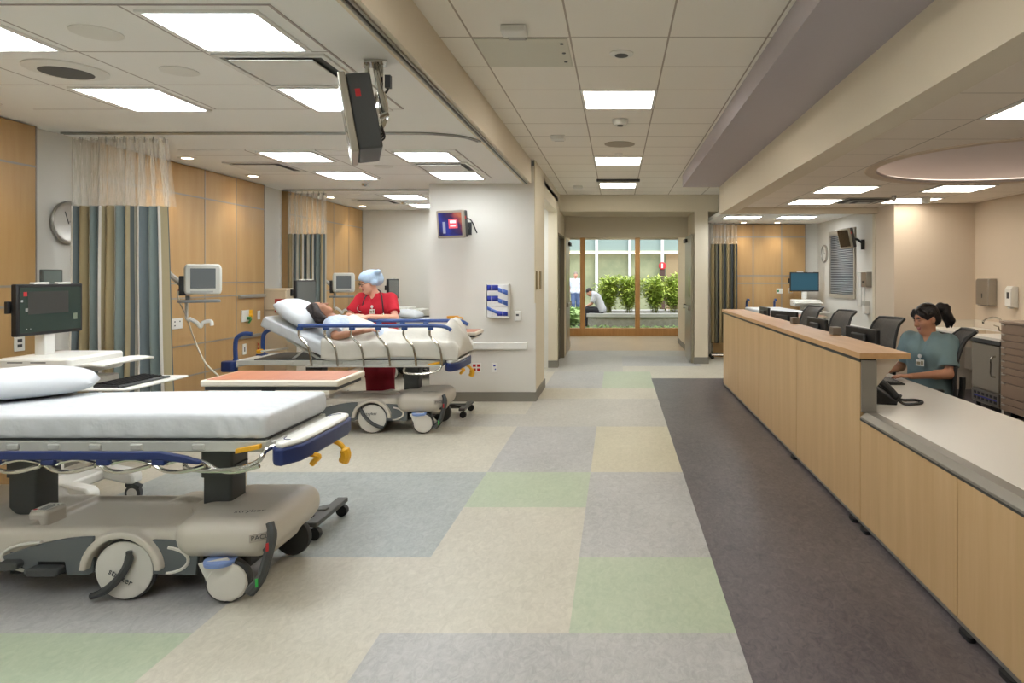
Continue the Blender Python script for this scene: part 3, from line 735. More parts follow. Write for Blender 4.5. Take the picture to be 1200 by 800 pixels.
def stretcher(label, loc, lift=0.0, back=0.0, rails='down', lettered=True, far_rail=True):
    t = thing('stretcher', label, 'stretcher', loc, group='hospital stretchers')
    z0 = lift
    hood = link_mesh('base_hood', hood_mesh, t)
    # dark side skirts with a pale swoosh, pedal recess and pedals
    for y in (-1, 1):
        sk = MB()
        arc = [(-.42 + .5 * i / 8, .20 + .115 * math.sin(PI / 2 * i / 8)) for i in range(9)]
        sk.prism([(-.42, .18)] + arc + [(.08, .14), (.05, .125), (-.05, .125), (-.06, .19), (-.19, .19), (-.21, .125), (-.26, .125), (-.27, .17), (-.33, .17), (-.36, .14)], 'y', y * .262, y * .288)
        so = sk.build('side_skirt', skirt_mat, t, bev=.004)
        sk = MB(); sk.prism([(.37, .30), (.60, .29), (.585, .125), (.37, .13)], 'y', y * .262, y * .288)
        so2 = sk.build('side_skirt', skirt_mat, t, bev=.004)
        sw = MB()
        sw.tube([V(-.15 + .13 * 0 - .22 * math.cos(a), y * .290, .215 + .075 * math.sin(a)) for a in [math.radians(d) for d in range(-60, 95, 12)]], .008, 6)
        sw.build('accent_line', wheel_mat, so); sw = MB()
        sw.tube([V(.42 + .13 * math.cos(a), y * .290, .2 + .065 * math.sin(a)) for a in [math.radians(d) for d in range(-80, 85, 12)]], .008, 6)
        sw.build('accent_line', wheel_mat, so2)
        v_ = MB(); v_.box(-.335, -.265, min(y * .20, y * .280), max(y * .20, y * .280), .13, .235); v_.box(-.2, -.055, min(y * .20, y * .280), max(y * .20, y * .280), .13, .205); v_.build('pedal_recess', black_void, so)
        for (xa, xb, zc) in ((-.36, -.26, .185), (-.22, -.06, .155)):
            p = MB(); p.prism(rrect(xa, xb, zc - .02, zc + .02, .018), 'y', y * .25, y * .335); p.build('pedal', dark_grey, t, bev=.008)
    # the underside frame
    u = MB(); u.box(-.85, .8, -.2, .2, .115, .2); u.build('chassis', charcoal, t, bev=.02)
    # big wheels with a long curved brake lever
    for y in (-1, 1):
        w_ = thing('big_wheel', None, None); w_.parent = t; w_.location = (.234, y * .27, .151)
        b = MB(); b.lathe([(.13, -.018), (.149, -.012), (.151, 0), (.149, .012), (.13, .018)], (0, 0, 0), (0, 1, 0), n=40); b.build('tyre', tyre, w_)
        b = MB(); yy = y * .019
        b.lathe([(.141, yy * .6), (.141, yy * 1.05), (.132, yy * 1.25), (.05, yy * 1.4), (.001, yy * 1.4)], (0, 0, 0), (0, 1, 0), n=40)
        b.build('wheel_disc', wheel_mat, w_)
        if lettered and y < 0:
            writing('stryker', .045, ink, w_, 'lettering', frame3((-.01, -.031, -.03 if back == 0 else .05), (1, 0, -.55 if back == 0 else .05), (.5 if back == 0 else 0, 0, 1)))
        b = MB()
        if back == 0: P = [(.045, 0, .105), (.04, 0, .05), (.0, 0, -.02), (-.07, 0, -.085), (-.14, 0, -.115)]
        else: P = [(-.11, 0, .12), (-.08, 0, .05), (-.02, 0, -.02), (.06, 0, -.07), (.12, 0, -.085)]
        b.tube(smooth_path([V(p[0], y * .048, p[2]) for p in P], 5), [.014] * 3 + [.019] * 14 + [.016] * 4, 8)
        b.build('brake_lever', dark_grey, t).location = (.234, y * .27, .151)
    # casters
    for x, y in ((.755, -.295), (.80, .27), (-.80, -.295), (-.80, .27)):
        c = thing('caster', None, None); c.parent = t; c.location = (x, y, .108); c.rotation_euler = (0, 0, .18 if y < 0 else -.1)
        b = MB(); b.lathe([(.08, -.024), (.104, -.018), (.108, 0), (.104, .018), (.08, .024)], (0, 0, 0), (0, 1, 0), n=28); b.build('tyre', tyre, c)
        s_ = -1 if y < 0 else 1
        b = MB(); b.prism([(-.13, .10), (.0, .12), (.05, .06), (.088, .03), (.094, -.02), (.07, -.07), (.02, -.095), (-.03, -.085), (-.075, -.03)], 'y', s_ * .022, s_ * .034)
        b.lathe([(.092, s_ * .024), (.09, s_ * .036), (.001, s_ * .038)], (0, 0, 0), (0, 1, 0), n=28)
        b.build('fender', wheel_mat, c, bev=.004)
        b = MB(); b.lathe([(.03, .078), (.072, .084), (.075, .1), (.072, .106), (.03, .107)], (-.04, 0, 0), (0, 0, 1), n=24); b.build('swivel_ring', pale_blue, c)
    # columns
    for x in (.565, -.455):
        c = thing('lift_column', None, None); c.parent = t; c.location = (x, 0, 0)
        b = MB(); b.prism(rrect(-.075, .075, -.075, .075, .015), 'z', .33, .56 + z0 / 2); b.build('lower_sleeve', column_mat, c)
        b = MB(); b.prism(rrect(-.083, .083, -.083, .083, .015), 'z', .545 + z0 / 2, .735 + z0); b.box(-.092, .092, -.06, .06, .6 + z0, .606 + z0); b.build('upper_sleeve', column_mat, c)
    b = MB(); b.box(-.30, -.1, -.2, .2, .40, .45) if False else b.box(-.365, -.27, -.15, -.0, .27, .392); b.build('base_label_pod', hood_mat, t, bev=.02)
    # litter
    zl = .745 + z0; b = MB()
    for y in (-1, 1):
        b.box(-1.12, .96, y * .315 - .022, y * .315 + .022, zl, zl + .052)
        for x in (-.6, -.3, -.1, .1, .3, .6): b.box(x, x + .06, y * .335 - .012, y * .335 + .012, zl + .01, zl + .04)
    for x in (-1.1, -.7, -.3, .15, .55, .92): b.box(x, x + .06, -.3, .3, zl + .005, zl + .045)
    b.box(-.62, .68, -.24, .24, zl - .02, zl + .012)
    b.build('litter_frame', frame_mat, t, bev=.006)
    b = MB(); b.box(-.95, .94, -.315, .315, zl + .048, zl + .062); b.build('deck', dark_grey, t)
    b = MB(); b.box(-1.24, -1.1, -.34, .34, zl - .02, zl + .03); b.build('head_cross_bar', frame_mat, t, bev=.01)
    for y in (-1, 1):
        b = MB(); b.prism(rrect(-1.26, -1.12, min(y * .27, y * .39), max(y * .27, y * .39), .04), 'z', zl - .06, zl + .045); b.build('corner_bumper', navy, t, bev=.012)
        h = MB(); P = smooth_path([V(-1.16, y * .27, zl + .04), V(-1.165, y * .27, zl + .18), V(-1.15, y * .27, zl + .27), V(-1.08, y * .265, zl + .315), V(-1.0, y * .26, zl + .31)], 5)
        h.tube(P, .022, 10)
        h.tube([V(-1.16, y * .27, zl + .02), V(-1.16, y * .27, zl + .06)], .028, 10); h.build('push_handle', rail_blue, t)
    b = MB(); b.tube([V(-1.14, .1, zl + .09), V(-.75, -.02, zl + .14)], .011, 8); b.build('pole', white_metal, t)
    b = MB(); b.cyl((-1.13, .103, zl + .09), (-1.08, .087, zl + .098), .024); b.build('pole_collar', yellow, t)
    # foot end tray: white top in a navy tray
    ft = thing('foot_tray', None, None); ft.parent = t
    zt_ = zl - .055
    poly = [(.985, -.33), (1.02, -.39), (1.06, -.40), (1.115, -.30), (1.125, -.15), (1.125, .25), (1.10, .36), (1.02, .385), (.985, .33)]
    b = MB(); b.prism(poly, 'z', zt_, zt_ + .085); b.build('tray_edge', navy, ft, bev=.012)
    cx, cy = 1.05, 0
    b = MB(); b.prism([(cx + (x - cx) * .84, y * .965) for x, y in poly], 'z', zt_ + .08, zt_ + .108); b.build('tray_top', white_plastic, ft, bev=.012)
    b = MB()
    for yy in (-.26, .26): b.tube([V(1.05 + .035 * math.cos(a), yy + .05 * math.sin(a) * (1 if yy < 0 else -1), zt_ + .109) for a in [math.radians(d) for d in range(170, 300, 15)]], .0022, 5)
    b.build('tray_mark', navy, ft)
    for yy, sc in ((.1, 1), (-.18, .45)):
        h = MB(); h.tube(smooth_path([V(1.1, yy, zt_ + .005), V(1.14 * 1, yy + .01, zt_ - .02 * sc), V(1.165 if sc == 1 else 1.12, yy + .015, zt_ - .07 * sc), V(1.15 if sc == 1 else 1.1, yy + .02, zt_ - .115 * sc)], 5), [.014] * 8 + [.024 * sc + .004] * 8, 8); h.build('release_lever', yellow, t)
    h = MB(); h.obox((.88, -.352, zl + .02), (.06, 0, .012), (0, .012, 0), (0, 0, .012)); h.build('rail_release', yellow, t, bev=.004)
    b = MB(); b.tube(smooth_path([V(.99, -.28, zl + .02), V(.96, -.345, zl + .01), (.93, -.37, zl - .04), (.8, -.385, zl - .075), (.6, -.375, zl - .07), (.58, -.34, zl - .02)], 5), .0115, 8)
    b.build('fluid_rail', chrome, t)
    # mattress, flat or with the back section raised
    th = .115; zb = zl + .065
    ax = [(-.965, zb), (-.2, zb), (.965, zb)]
    if back:
        L_ = .765; a = math.radians(back); ax = [(-.2 - L_ * math.cos(a), zb + L_ * math.sin(a)), (-.2, zb), (.965, zb)]
    def spine(u):
        l0 = math.dist(ax[0], ax[1]); l1 = math.dist(ax[1], ax[2]); q = u * (l0 + l1)
        if q < l0: f = q / l0; p = [ax[0][i] + (ax[1][i] - ax[0][i]) * f for i in (0, 1)]; d = ((ax[1][0] - ax[0][0]) / l0, (ax[1][1] - ax[0][1]) / l0)
        else: f = (q - l0) / l1; p = [ax[1][i] + (ax[2][i] - ax[1][i]) * f for i in (0, 1)]; d = (1, 0)
        return p, d
    rnd = random.Random(3); nu, P = 150, []
    sec = rrect(-.345, .345, 0, th, .026, 5)
    full = []
    for i in range(len(sec)):
        p, q = sec[i], sec[(i + 1) % len(sec)]; full.append(p)
        k = int(math.dist(p, q) / .05)
        for j in range(1, k): full.append((p[0] + (q[0] - p[0]) * j / k, p[1] + (q[1] - p[1]) * j / k))
    for i in range(nu + 1):
        u = i / nu; p, d = spine(u); n_ = (-d[1], d[0])
        e = min(u, 1 - u) * 1.93; k = 1 - .035 * max(0, 1 - e / .045) ** 2; inset = .02 * max(0, 1 - e / .02) ** 2
        row = []
        for (yy, zz) in full:
            wr = 0
            if zz < th * .75 and abs(yy) > .33: wr = .004 * math.sin(u * 95 + zz * 30) + .004 * math.sin(u * 37 + 2 * yy)
            if u > .78 and zz < th * .9: wr += .006 * math.sin(u * 150 + zz * 45) * (u - .78) / .2 * (1 if abs(yy) > .3 else 0)
            sag = -.006 * math.sin(u * 5 + 1) * (1 if zz > .1 else 0)
            ky = (abs(yy) - inset + wr) * (1 if yy > 0 else -1)
            z_ = th / 2 + (zz - th / 2) * (1 - inset / .09) + sag
            row.append(V(p[0] + n_[0] * z_, ky, p[1] + n_[1] * z_))
        P.append(row + [row[0]])
    b = MB(); b.grid(P); m_ = len(full) + 1
    b.f += [tuple(range(m_ - 1)), tuple(range(nu * m_, nu * m_ + m_ - 1))]; b.m += [0, 0]
    o = b.build('mattress', sheet_mat, t, smooth=60); o['label'] = 'mattress in a white fitted sheet'
    if back:
        b = MB(); a = math.radians(back)
        for y in (-.26, .26): b.tube([V(-.3, y, zl + .05), V(-.2 - .5 * math.cos(a), y, zb + .5 * math.sin(a) - .02)], .014, 8); b.tube([V(-.62, y, zl + .03), V(-.45, y, zl + .16)], .012, 8)
        b.build('backrest_frame', frame_mat, t)
    # side rails
    for y in (-1, 1):
        if y > 0 and not far_rail: continue
        r = thing('side_rail', None, None); r.parent = t
        if rails == 'up':
            zr = zl + .405
            bar = MB(); P = smooth_path([V(-.47, y * .385, zr), V(-.2, y * .385, zr), V(.6, y * .385, zr), V(.9, y * .385, zr), V(1.0, y * .385, zr - .012), V(1.06, y * .385, zr - .045)], 5)
            bar.tube(P, .019, 10); bar.build('top_bar', rail_blue, r)
            for k in range(6):
                x = -.455 + .262 * k
                q = MB(); q.tube(smooth_path([V(x, y * .385, zr - .01), V(x - .012, y * .385, zr - .07), V(x + .005, y * .385, zr - .12), V(x + .075, y * .38, zr - .2), V(x + .1, y * .378, zr - .28), V(x + .115, y * .375, zl + .0)], 5), .0115, 8); q.build('rail_tube', chrome, r)
                q = MB(); q.box(x - .028, x + .028, y * .385 - .016, y * .385 + .016, zr - .045, zr - .012); q.build('knuckle', rail_blue, r, bev=.006)
            q = MB(); q.box(-.4, .95, y * .355 - .022, y * .355 + .022, zl - .012, zl + .012); q.build('lower_bar', frame_mat, r, bev=.003)
        else:
            bar = MB(); zr = zl + .006
            bar.prism([(-.9, zr - .022), (-.9, zr + .018), (.5, zr + .016), (.62, zr - .005), (.69, zr - .03), (.68, zr - .045), (.5, zr - .024)], 'y', y * .40, y * .425)
            bar.build('top_bar', navy, r, bev=.006)
            for k in range(6):
                x = -.82 + .262 * k
                q = MB(); q.tube(smooth_path([V(x + .02, y * .395, zr - .045), V(x + .1, y * .38, zr - .03), V(x + .19, y * .37, zr - .05), V(x + .26, y * .375, zr - .085), V(x + .36, y * .39, zr - .085), V(x + .46, y * .385, zr - .06)], 5), .0105, 8); q.build('rail_tube', chrome, r)
                q = MB(); q.box(x - .035, x + .03, y * .41 - .014, y * .41 + .014, zr - .05, zr - .02); q.build('knuckle', navy, r, bev=.008)
    # foot brake pedal and markings on the nose
    b = MB(); b.tube(smooth_path([V(.965, -.315, .395), V(.985, -.335, .33), V(.965, -.35, .22), V(.94, -.355, .14), V(.89, -.36, .075)], 6), [.02] * 4 + [.024] * 17 + [.026] * 4, 8)
    b.tube([V(.975, -.34, .26), V(.88, -.24, .25)], .012, 8)
    bp = b.build('brake_pedal', dark_grey, t)
    for z_, m_ in ((.295, red_plastic), (.13, M('green mark', (40, 170, 70), .5))):
        k = MB(); k.obox((.978 if z_ > .2 else .935, -.367 if z_ > .2 else -.382, z_), (.006, 0, .002), (0, .002, 0), (0, 0, .02)); k.build('pedal_mark', m_, bp)
    if lettered:
        writing('stryker', .05, ink, t, 'lettering', frame3((.80, -.19, .43), (1, .25, .02), (-.25, 1, .1)), onto=hood_bvh, toward=(0, 0, -1))
        nd = V(-.57, .82, -.1).normalized(); hp = hood_bvh.ray_cast(V(.905, -.3, .325) - nd * .3, nd)[0]
        b = MB(); b.obox(hp - nd * .004, V(.82, .57, 0) * .048, nd * .006, V(0, 0, .02)); pl = b.build('name_plate', M('plate grey', (176, 168, 156), .4), t, bev=.002); pl['label'] = 'small name plate reading PACU'
        writing('PACU', .032, ink, pl, 'lettering', frame3(hp - nd * .0115, (.82, .57, 0), (0, 0, 1)))
        b = MB(); b.box(-.355, -.28, -.14, -.02, .392, .394); lb = b.build('pod_label', white_plastic, t); b = MB(); b.cyl((-.342, -.125, .394), (-.342, -.125, .3955), .009); b.build('red_dot', red_plastic, lb)
        b = MB()
        for k in range(4): b.box(-.325 + .011 * k, -.321 + .011 * k, -.13, -.05 + .01 * (k % 2), .394, .395)
        b.build('label_lines', ink, lb)
    return t

bed_near = stretcher('nearest stretcher, empty, flat white sheet and pillow, side rail lowered, at the left edge', (-2.66, 3.65, 0))
bed_mid = stretcher('stretcher with the patient on it, back raised and blue topped side rails up', (-2.72, 7.22, 0), lift=-.05, back=26, rails='up')
bed_far = stretcher('farthest left stretcher, mostly hidden behind the nurse in red', (-2.68, 10.85, 0), lift=.0, rails='down', lettered=False)

def make_pillow(name, label, c, rx, ry, rz, rot, wob=0):
    b = MB(); P = []
    n = 26
    top, bot = [], []
    for i in range(n + 1):
        rt, rb_ = [], []
        for j in range(n + 1):
            u, v = -1 + 2 * i / n, -1 + 2 * j / n
            h = (max(0, 1 - abs(u) ** 3.6) * max(0, 1 - abs(v) ** 3.6)) ** .5
            pinch = 1 - .0 * (u * u * (1 - v * v) + v * v * (1 - u * u))
            wv = .05 * math.sin(4 * u + 3 * v + wob) * h + .03 * math.sin(9 * v - 5 * u) * h
            cu, cv = u * math.sqrt(1 - .28 * v * v), v * math.sqrt(1 - .28 * u * u)      # rounded corners
            rt.append(V(cu * rx, cv * ry, rz * (h * (1 + wv)))); rb_.append(V(cu * rx, cv * ry, -rz * h * .75))
        top.append(rt); bot.append(rb_)
    b.grid(top); b.grid(bot)
    o = b.build(name, pillow_mat, None, c, rot=rot, smooth=80)
    return tag(o, label, 'pillow', 'pillows')
make_pillow('pillow', 'white pillow lying askew on the nearest empty stretcher', (-3.40, 3.83, .988), .40, .29, .085, (.0, .0, .72))
make_pillow('pillow', 'plump white pillow propped under the head of the patient', (-3.345, 7.22, 1.20), .215, .34, .095, (0, math.radians(36), 0))
make_pillow('pillow', 'white pillow on the farthest left stretcher behind the nurse in red', (-3.3, 10.85, .985), .2, .3, .07, (0, .15, 0))

# ------------------------------------------------------------------ overbed tables
salmon = wood_material('salmon laminate', (190, 122, 88), (178, 108, 76), (4, .6, 4), .4)
cream_plastic = M('cream plastic', (224, 216, 198), .45)
def overbed_table(label, loc):
    t = thing('overbed_table', label, 'overbed table', loc, group='overbed tables')
    b = MB(); b.prism(rrect(-.42, .42, -.225, .225, .02), 'z', .93, .968); b.build('table_edge', cream_plastic, t, bev=.008)
    b = MB(); b.prism(rrect(-.395, .395, -.2, .2, .012), 'z', .966, .9705); b.build('table_top', salmon, t)
    b = MB(); b.box(-.4, .4, -.2, .2, .905, .93); b.build('support_rail', dark_grey, t, bev=.004)
    b = MB(); b.box(-.38, .36, -.215, .19, .878, .905); b.build('under_tray', cream_plastic, t, bev=.006)
    b = MB(); b.box(-.33, -.31, -.2, -.14, .87, .9); b.box(-.05, .03, -.215, -.19, .9, .925); b.build('release_catch', black_plastic, t, bev=.004)
    b = MB(); b.box(-.42, -.3, -.1, .1, .08, .5); b.box(-.405, -.315, -.085, .085, .5, .9); b.build('column', cream_plastic, t, bev=.012)
    b = MB(); b.box(-.36, .26, -.03, .03, .075, .125)
    for x, w_ in ((.26, .035), (-.36, .035)):
        b.prism([(x - w_, -.235), (x + w_, -.235), (x + w_, .245), (x - w_, .245)], 'z', .085, .115)
    b.prism([(.13, -.03), (.24, -.12), (.24, .12), (.13, .03)], 'z', .085, .115)
    b.build('base', M('charcoal painted steel', (74, 74, 70), .45), t, bev=.006)
    for x in (.27, -.36):
        for y in (-.2, .21):
            b = MB(); b.cyl((x, y, .085), (x, y, .06), .01); b.lathe([(.02, -.022), (.036, -.02), (.038, 0), (.036, .02), (.02, .022)], (x, y, .038), (0, 1, 0), n=18); b.build('caster', black_plastic, t)
    return t
overbed_table('overbed table with salmon top standing between the nearest stretcher and the patient', (-2.1, 4.34, 0))
overbed_table('overbed table holding the yellow pitcher, behind the patient stretcher', (-2.0, 7.88, 0))
# pitcher
t = thing('pitcher', 'yellow plastic water pitcher with handle standing on the far overbed table', 'pitcher', (-1.89, 7.86, .971))
b = MB(); b.lathe([(.045, 0), (.056, .005), (.068, .16), (.072, .165), (.066, .163), (.052, .01), (.001, .008)], (0, 0, 0)); b.build('body', M('amber plastic', (232, 170, 50), .35), t)
b = MB(); b.tube(smooth_path([V(.06, 0, .145), V(.105, 0, .145), V(.115, 0, .11), V(.1, 0, .06), V(.055, 0, .04)], 5), .008, 8); b.build('handle', MATS['amber plastic'], t)

# ------------------------------------------------------------------ computer carts
def screen_mat(name, c1, c2, strength):
    m = M(name, c1, .25, emit=(c2, strength)); return m
dark_screen = screen_mat('dark green screen', (26, 34, 30), (40, 58, 50), .55)
def cart(label, loc, rz=0.0, scr=None, icons=True, tray=True, zs=1.0):
    """front of the cart faces local +X"""
    t = thing('computer_cart', label, 'computer cart', loc, rz, 'computer carts')
    scr = scr or dark_screen
    b = MB()
    for y in (-1, 1):
        b.prism([(-.28, .13), (-.25, .2), (.15, .25), (.3, .22), (.33, .19), (.33, .13), (.28, .13), (.1, .17)], 'y', y * .2 - .05, y * .2 + .05)
    b.box(-.25, .12, -.2, .2, .16, .23)
    b.build('base', white_plastic, t, bev=.015)
    for x, y in ((.30, -.2), (.30, .2), (-.24, -.22), (-.24, .22)):
        c = MB(); c.lathe([(.035, -.02), (.055, -.016), (.058, 0), (.055, .016), (.035, .02)], (x, y, .058), (0, 1, 0), n=20); c.tube([V(x - .05, y, .11), V(x, y, .125), V(x + .05, y, .1)], .02, 6); co_ = c.build('caster', dark_grey, t)
        c = MB(); c.lathe([(.036, -.021), (.001, -.0225)], (x, y, .058), (0, 1, 0), n=20, caps=False); c.build('hub', wheel_mat, co_)
    b = MB(); b.box(-.22, -.08, -.07, .07, .2, .98); b.build('column', white_plastic, t, bev=.02)
    b = MB(); b.prism(rrect(-.27, .2, -.25, .25, .03), 'z', .95, 1.065); bd = b.build('drawer_case', white_plastic, t, bev=.015)
    for x in (-.2, -.05): b = MB(); b.box(x, x + .1, -.2515, -.249, 1.035, 1.041); b.build('finger_slot', dark_grey, bd)
    b = MB(); b.cyl((.14, -.25, 1.0), (.14, -.254, 1.0), .008); b.build('lock', dark_grey, bd)
    if tray:
        b = MB(); P = []
        for i in range(9):
            f = i / 8; P.append([V(.18 + .24 * f, -.24 + .48 * j / 6, 1.0 + .03 * math.sin(f * PI * .8) * (1 if 0 < j < 6 else .7)) for j in range(7)])
        b.grid(P); b.build('front_ledge', white_plastic, t, solid=.016, bev=.004)
        b = MB(); b.prism(rrect(.24, .62, -.31, .33, .03), 'z', .862, .876); b.build('keyboard_tray', white_plastic, t, bev=.005)
        b = MB(); b.box(.15, .3, -.06, .06, .875, .93); b.build('tray_arm', white_plastic, t, bev=.006)
        k = thing('keyboard', None, None); k.parent = t; k.location = (.44, -.02, .876)
        b = MB(); b.prism([(-.085, 0), (.085, 0), (.085, .012), (-.085, .024)], 'y', -.23, .23); b.build('keyboard_case', charcoal, k, bev=.004)
        b = MB()
        for r_ in range(5):
            for q in range(14): b.box(-.07 + r_ * .028, -.047 + r_ * .028, -.215 + q * .031, -.19 + q * .031, .02 - r_ * .0023, .029 - r_ * .0023)
        b.build('keys', black_plastic, k)
        b = MB(); b.box(.088, .115, -.23, .23, 0, .014); b.build('wrist_rest', dark_grey, k, bev=.005)
    # monitor
    b = MB(); b.box(-.2, -.13, -.045, .045, 1.06, 1.24); b.build('monitor_post', white_plastic, t, bev=.008)
    mo = thing('monitor', None, None); mo.parent = t; mo.location = (-.13, 0, 1.375)
    b = MB(); b.box(-.03, .012, -.27, .27, -.17, .17); b.build('case', black_plastic, mo, bev=.008)
    b = MB(); b.box(.0125, .0135, -.25, .25, -.148, .148); b.build('screen', scr, mo, smooth=0)
    b = MB(); b.box(-.02, .014, .06, .16, .168, .182) ; b.box(-.02, .014, -.14, -.02, .168, .182); b.build('top_clip', white_plastic, mo, bev=.002)
    b = MB(); b.box(-.05, -.028, -.295, -.265, -.02, .06); b.build('side_latch', black_plastic, mo, bev=.003)
    if icons:
        for (y, z, w_, h_, m_) in ((-.21, .105, .014, .014, 'red icon'), (-.235, .06, .008, .008, 'grey icon'), (-.2, -.0, .01, .012, 'grey icon'), (.2, -.06, .018, .022, 'olive icon'), (-.2, -.125, .004, .004, 'grey icon'), (-.17, -.125, .004, .004, 'grey icon')):
            b = MB(); b.box(.0137, .0139, y - w_, y + w_, z - h_, z + h_)
            b.build('screen_icon', {'red icon': M('red icon', (150, 40, 44), .4, emit=((170, 30, 36), .5)), 'grey icon': M('grey icon', (130, 130, 126), .4, emit=((120, 120, 116), .3)), 'olive icon': M('olive icon', (96, 104, 88), .4, emit=((96, 104, 88), .3))}[m_], mo)
        b = MB(); b.box(.0136, .0138, -.19, .14, -.03, .12); b.build('screen_window', M('screen window grey', (40, 40, 38), .3, emit=((58, 58, 54), .5)), mo)
    return t
cart('computer cart with dark screen on the left, behind the nearest stretcher', (-3.74, 4.66, 0), 0.0)
grey_screen = screen_mat('grey screen', (66, 68, 66), (84, 88, 84), .4)
cart('computer cart whose grey screen shows behind the head of the patient', (-3.77, 8.55, 0), 0, grey_screen, False)
cart('computer cart whose dark screen shows just right of the nurse in red', (-3.72, 11.75, 0), 0, grey_screen, False)

# ------------------------------------------------------------------ patient monitors on wall arms
mon_white = M('monitor white', (226, 226, 216), .4)
mon_screen = screen_mat('faintly glowing monitor screen', (96, 100, 100), (112, 118, 118), .25)  # grey screen given a faint even glow
def vital_monitor(label, c, rz, wall_pt, cable=None):
    """c: centre of the box; local -Y is the screen side"""
    t = thing('vital_signs_monitor', label, 'patient monitor', c, rz, 'wall mounted patient monitors')
    b = MB(); b.prism([(-.14, -.14), (.14, -.14), (.15, -.1), (.15, .1), (.135, .14), (-.135, .14), (-.15, .1), (-.15, -.1)], 'y', -.075, -.01); b.build('front_case', mon_white, t, bev=.018, seg=3)
    b = MB(); b.prism(rrect(-.13, .13, -.13, .125, .02), 'y', -.015, .09); b.build('rear_case', mon_white, t, bev=.01)
    b = MB(); b.box(-.1, .1, -.078, -.072, -.085, .1); b.build('screen', mon_screen, t, bev=.003)
    b = MB(); b.box(-.1, .08, -.079, -.073, -.122, -.108); b.build('button_strip', frame_mat, t)
    b = MB(); b.box(-.19, -.13, -.01, .13, -.15, .03); b.build('module_rack', dark_grey, t, bev=.004)
    k = MB()
    for i in range(4): k.cyl((-.192, .02 + .026 * i, -.10), (-.197, .02 + .026 * i, -.1), .009, mi=0)
    k.build('sockets', M('rust sockets', (170, 84, 60), .5), t)
    inv = Matrix.Rotation(-rz, 3, 'Z')
    wp = inv @ (Vector(wall_pt) - Vector(c))
    b = MB(); mid = Vector((-.16, .14, -.06)); b.tube([Vector((-.05, .08, -.04)), mid], .028, 8); b.tube([mid, (mid + wp) / 2 + Vector((0, 0, .06)), wp], .026, 8)
    b.build('wall_arm', frame_mat, t)
    b = MB(); b.obox(wp, inv @ V(.012, 0, 0), inv @ V(0, .05, 0), V(0, 0, .11)); b.build('wall_plate', white_metal, t, bev=.006)
    b = MB(); b.prism(rrect(-.2, .14, -.13, .1, .05), 'z', -.215, -.19); b.tube([V(-.12, 0, -.15), V(-.12, 0, -.2)], .02, 8); b.build('shelf', M('blue grey shelf', (134, 140, 142), .45), t, bev=.006)
    b = MB(); b.tube([V(-.13, -.02, -.21), V(-.13, -.02, -.36), V(-.1, -.02, -.39)], .014, 8)
    b.tube(smooth_path([V(-.11, -.04, -.36), V(-.05, -.05, -.40), V(-.02, -.05, -.44), V(-.0, -.05, -.4), V(.06, -.06, -.39), V(.07, -.06, -.43)], 4), .018, 8)
    b.build('cable_hook', white_plastic, t)
    if cable:
        b = MB(); b.tube(smooth_path([inv @ (Vector(p) - Vector(c)) for p in cable], 6), .007, 6); b.build('cable', M('pale cable', (214, 206, 186), .5), t)
    return t
c1 = at(238, 327, 6.35)
vital_monitor('wall mounted patient monitor with a hanging cable, right of the nearer curtain', c1, .55, (-4.53, 6.45, 1.75),
              [at(216, 336, 6.4), at(209, 340, 6.4), at(210, 352, 6.4), at(219, 372, 6.4), at(228, 398, 6.4), at(240, 424, 6.35), at(256, 440, 6.3)])
c2 = at(403, 331, 9.9)
vital_monitor('wall mounted patient monitor between the far curtain and the nurse in red', c2, .35, (-4.53, 10.0, 1.62))

# ------------------------------------------------------------------ curtains
def curtain_material(nm='striped curtain fabric', cs=None):
    m = M(nm, (150, 150, 130), .85); nt = m.node_tree; L = nt.links.new; b = nt.nodes['Principled BSDF']
    uv = nt.nodes.new('ShaderNodeUVMap'); s = nt.nodes.new('ShaderNodeSeparateXYZ'); L(uv.outputs['UV'], s.inputs[0])
    md = nt.nodes.new('ShaderNodeMath'); md.operation = 'FRACT'; L(s.outputs['X'], md.inputs[0])
    r = nt.nodes.new('ShaderNodeValToRGB'); r.color_ramp.interpolation = 'CONSTANT'; e = r.color_ramp.elements
    cs = cs or [(0, (122, 134, 132)), (.2, (190, 190, 182)), (.25, (152, 138, 106)), (.45, (206, 202, 192)), (.50, (108, 118, 120)), (.66, (206, 202, 194)), (.70, (160, 148, 118)), (.84, (96, 102, 102)), (.92, (178, 174, 158))]
    e[0].position = 0; e[0].color = rgb(cs[0][1]); e[1].position = cs[1][0]; e[1].color = rgb(cs[1][1])
    for p, c in cs[2:]: q = e.new(p); q.color = rgb(c)
    L(md.outputs[0], r.inputs['Fac']); L(r.outputs['Color'], b.inputs['Base Color']); b.inputs['Specular IOR Level'].default_value = .1
    return m
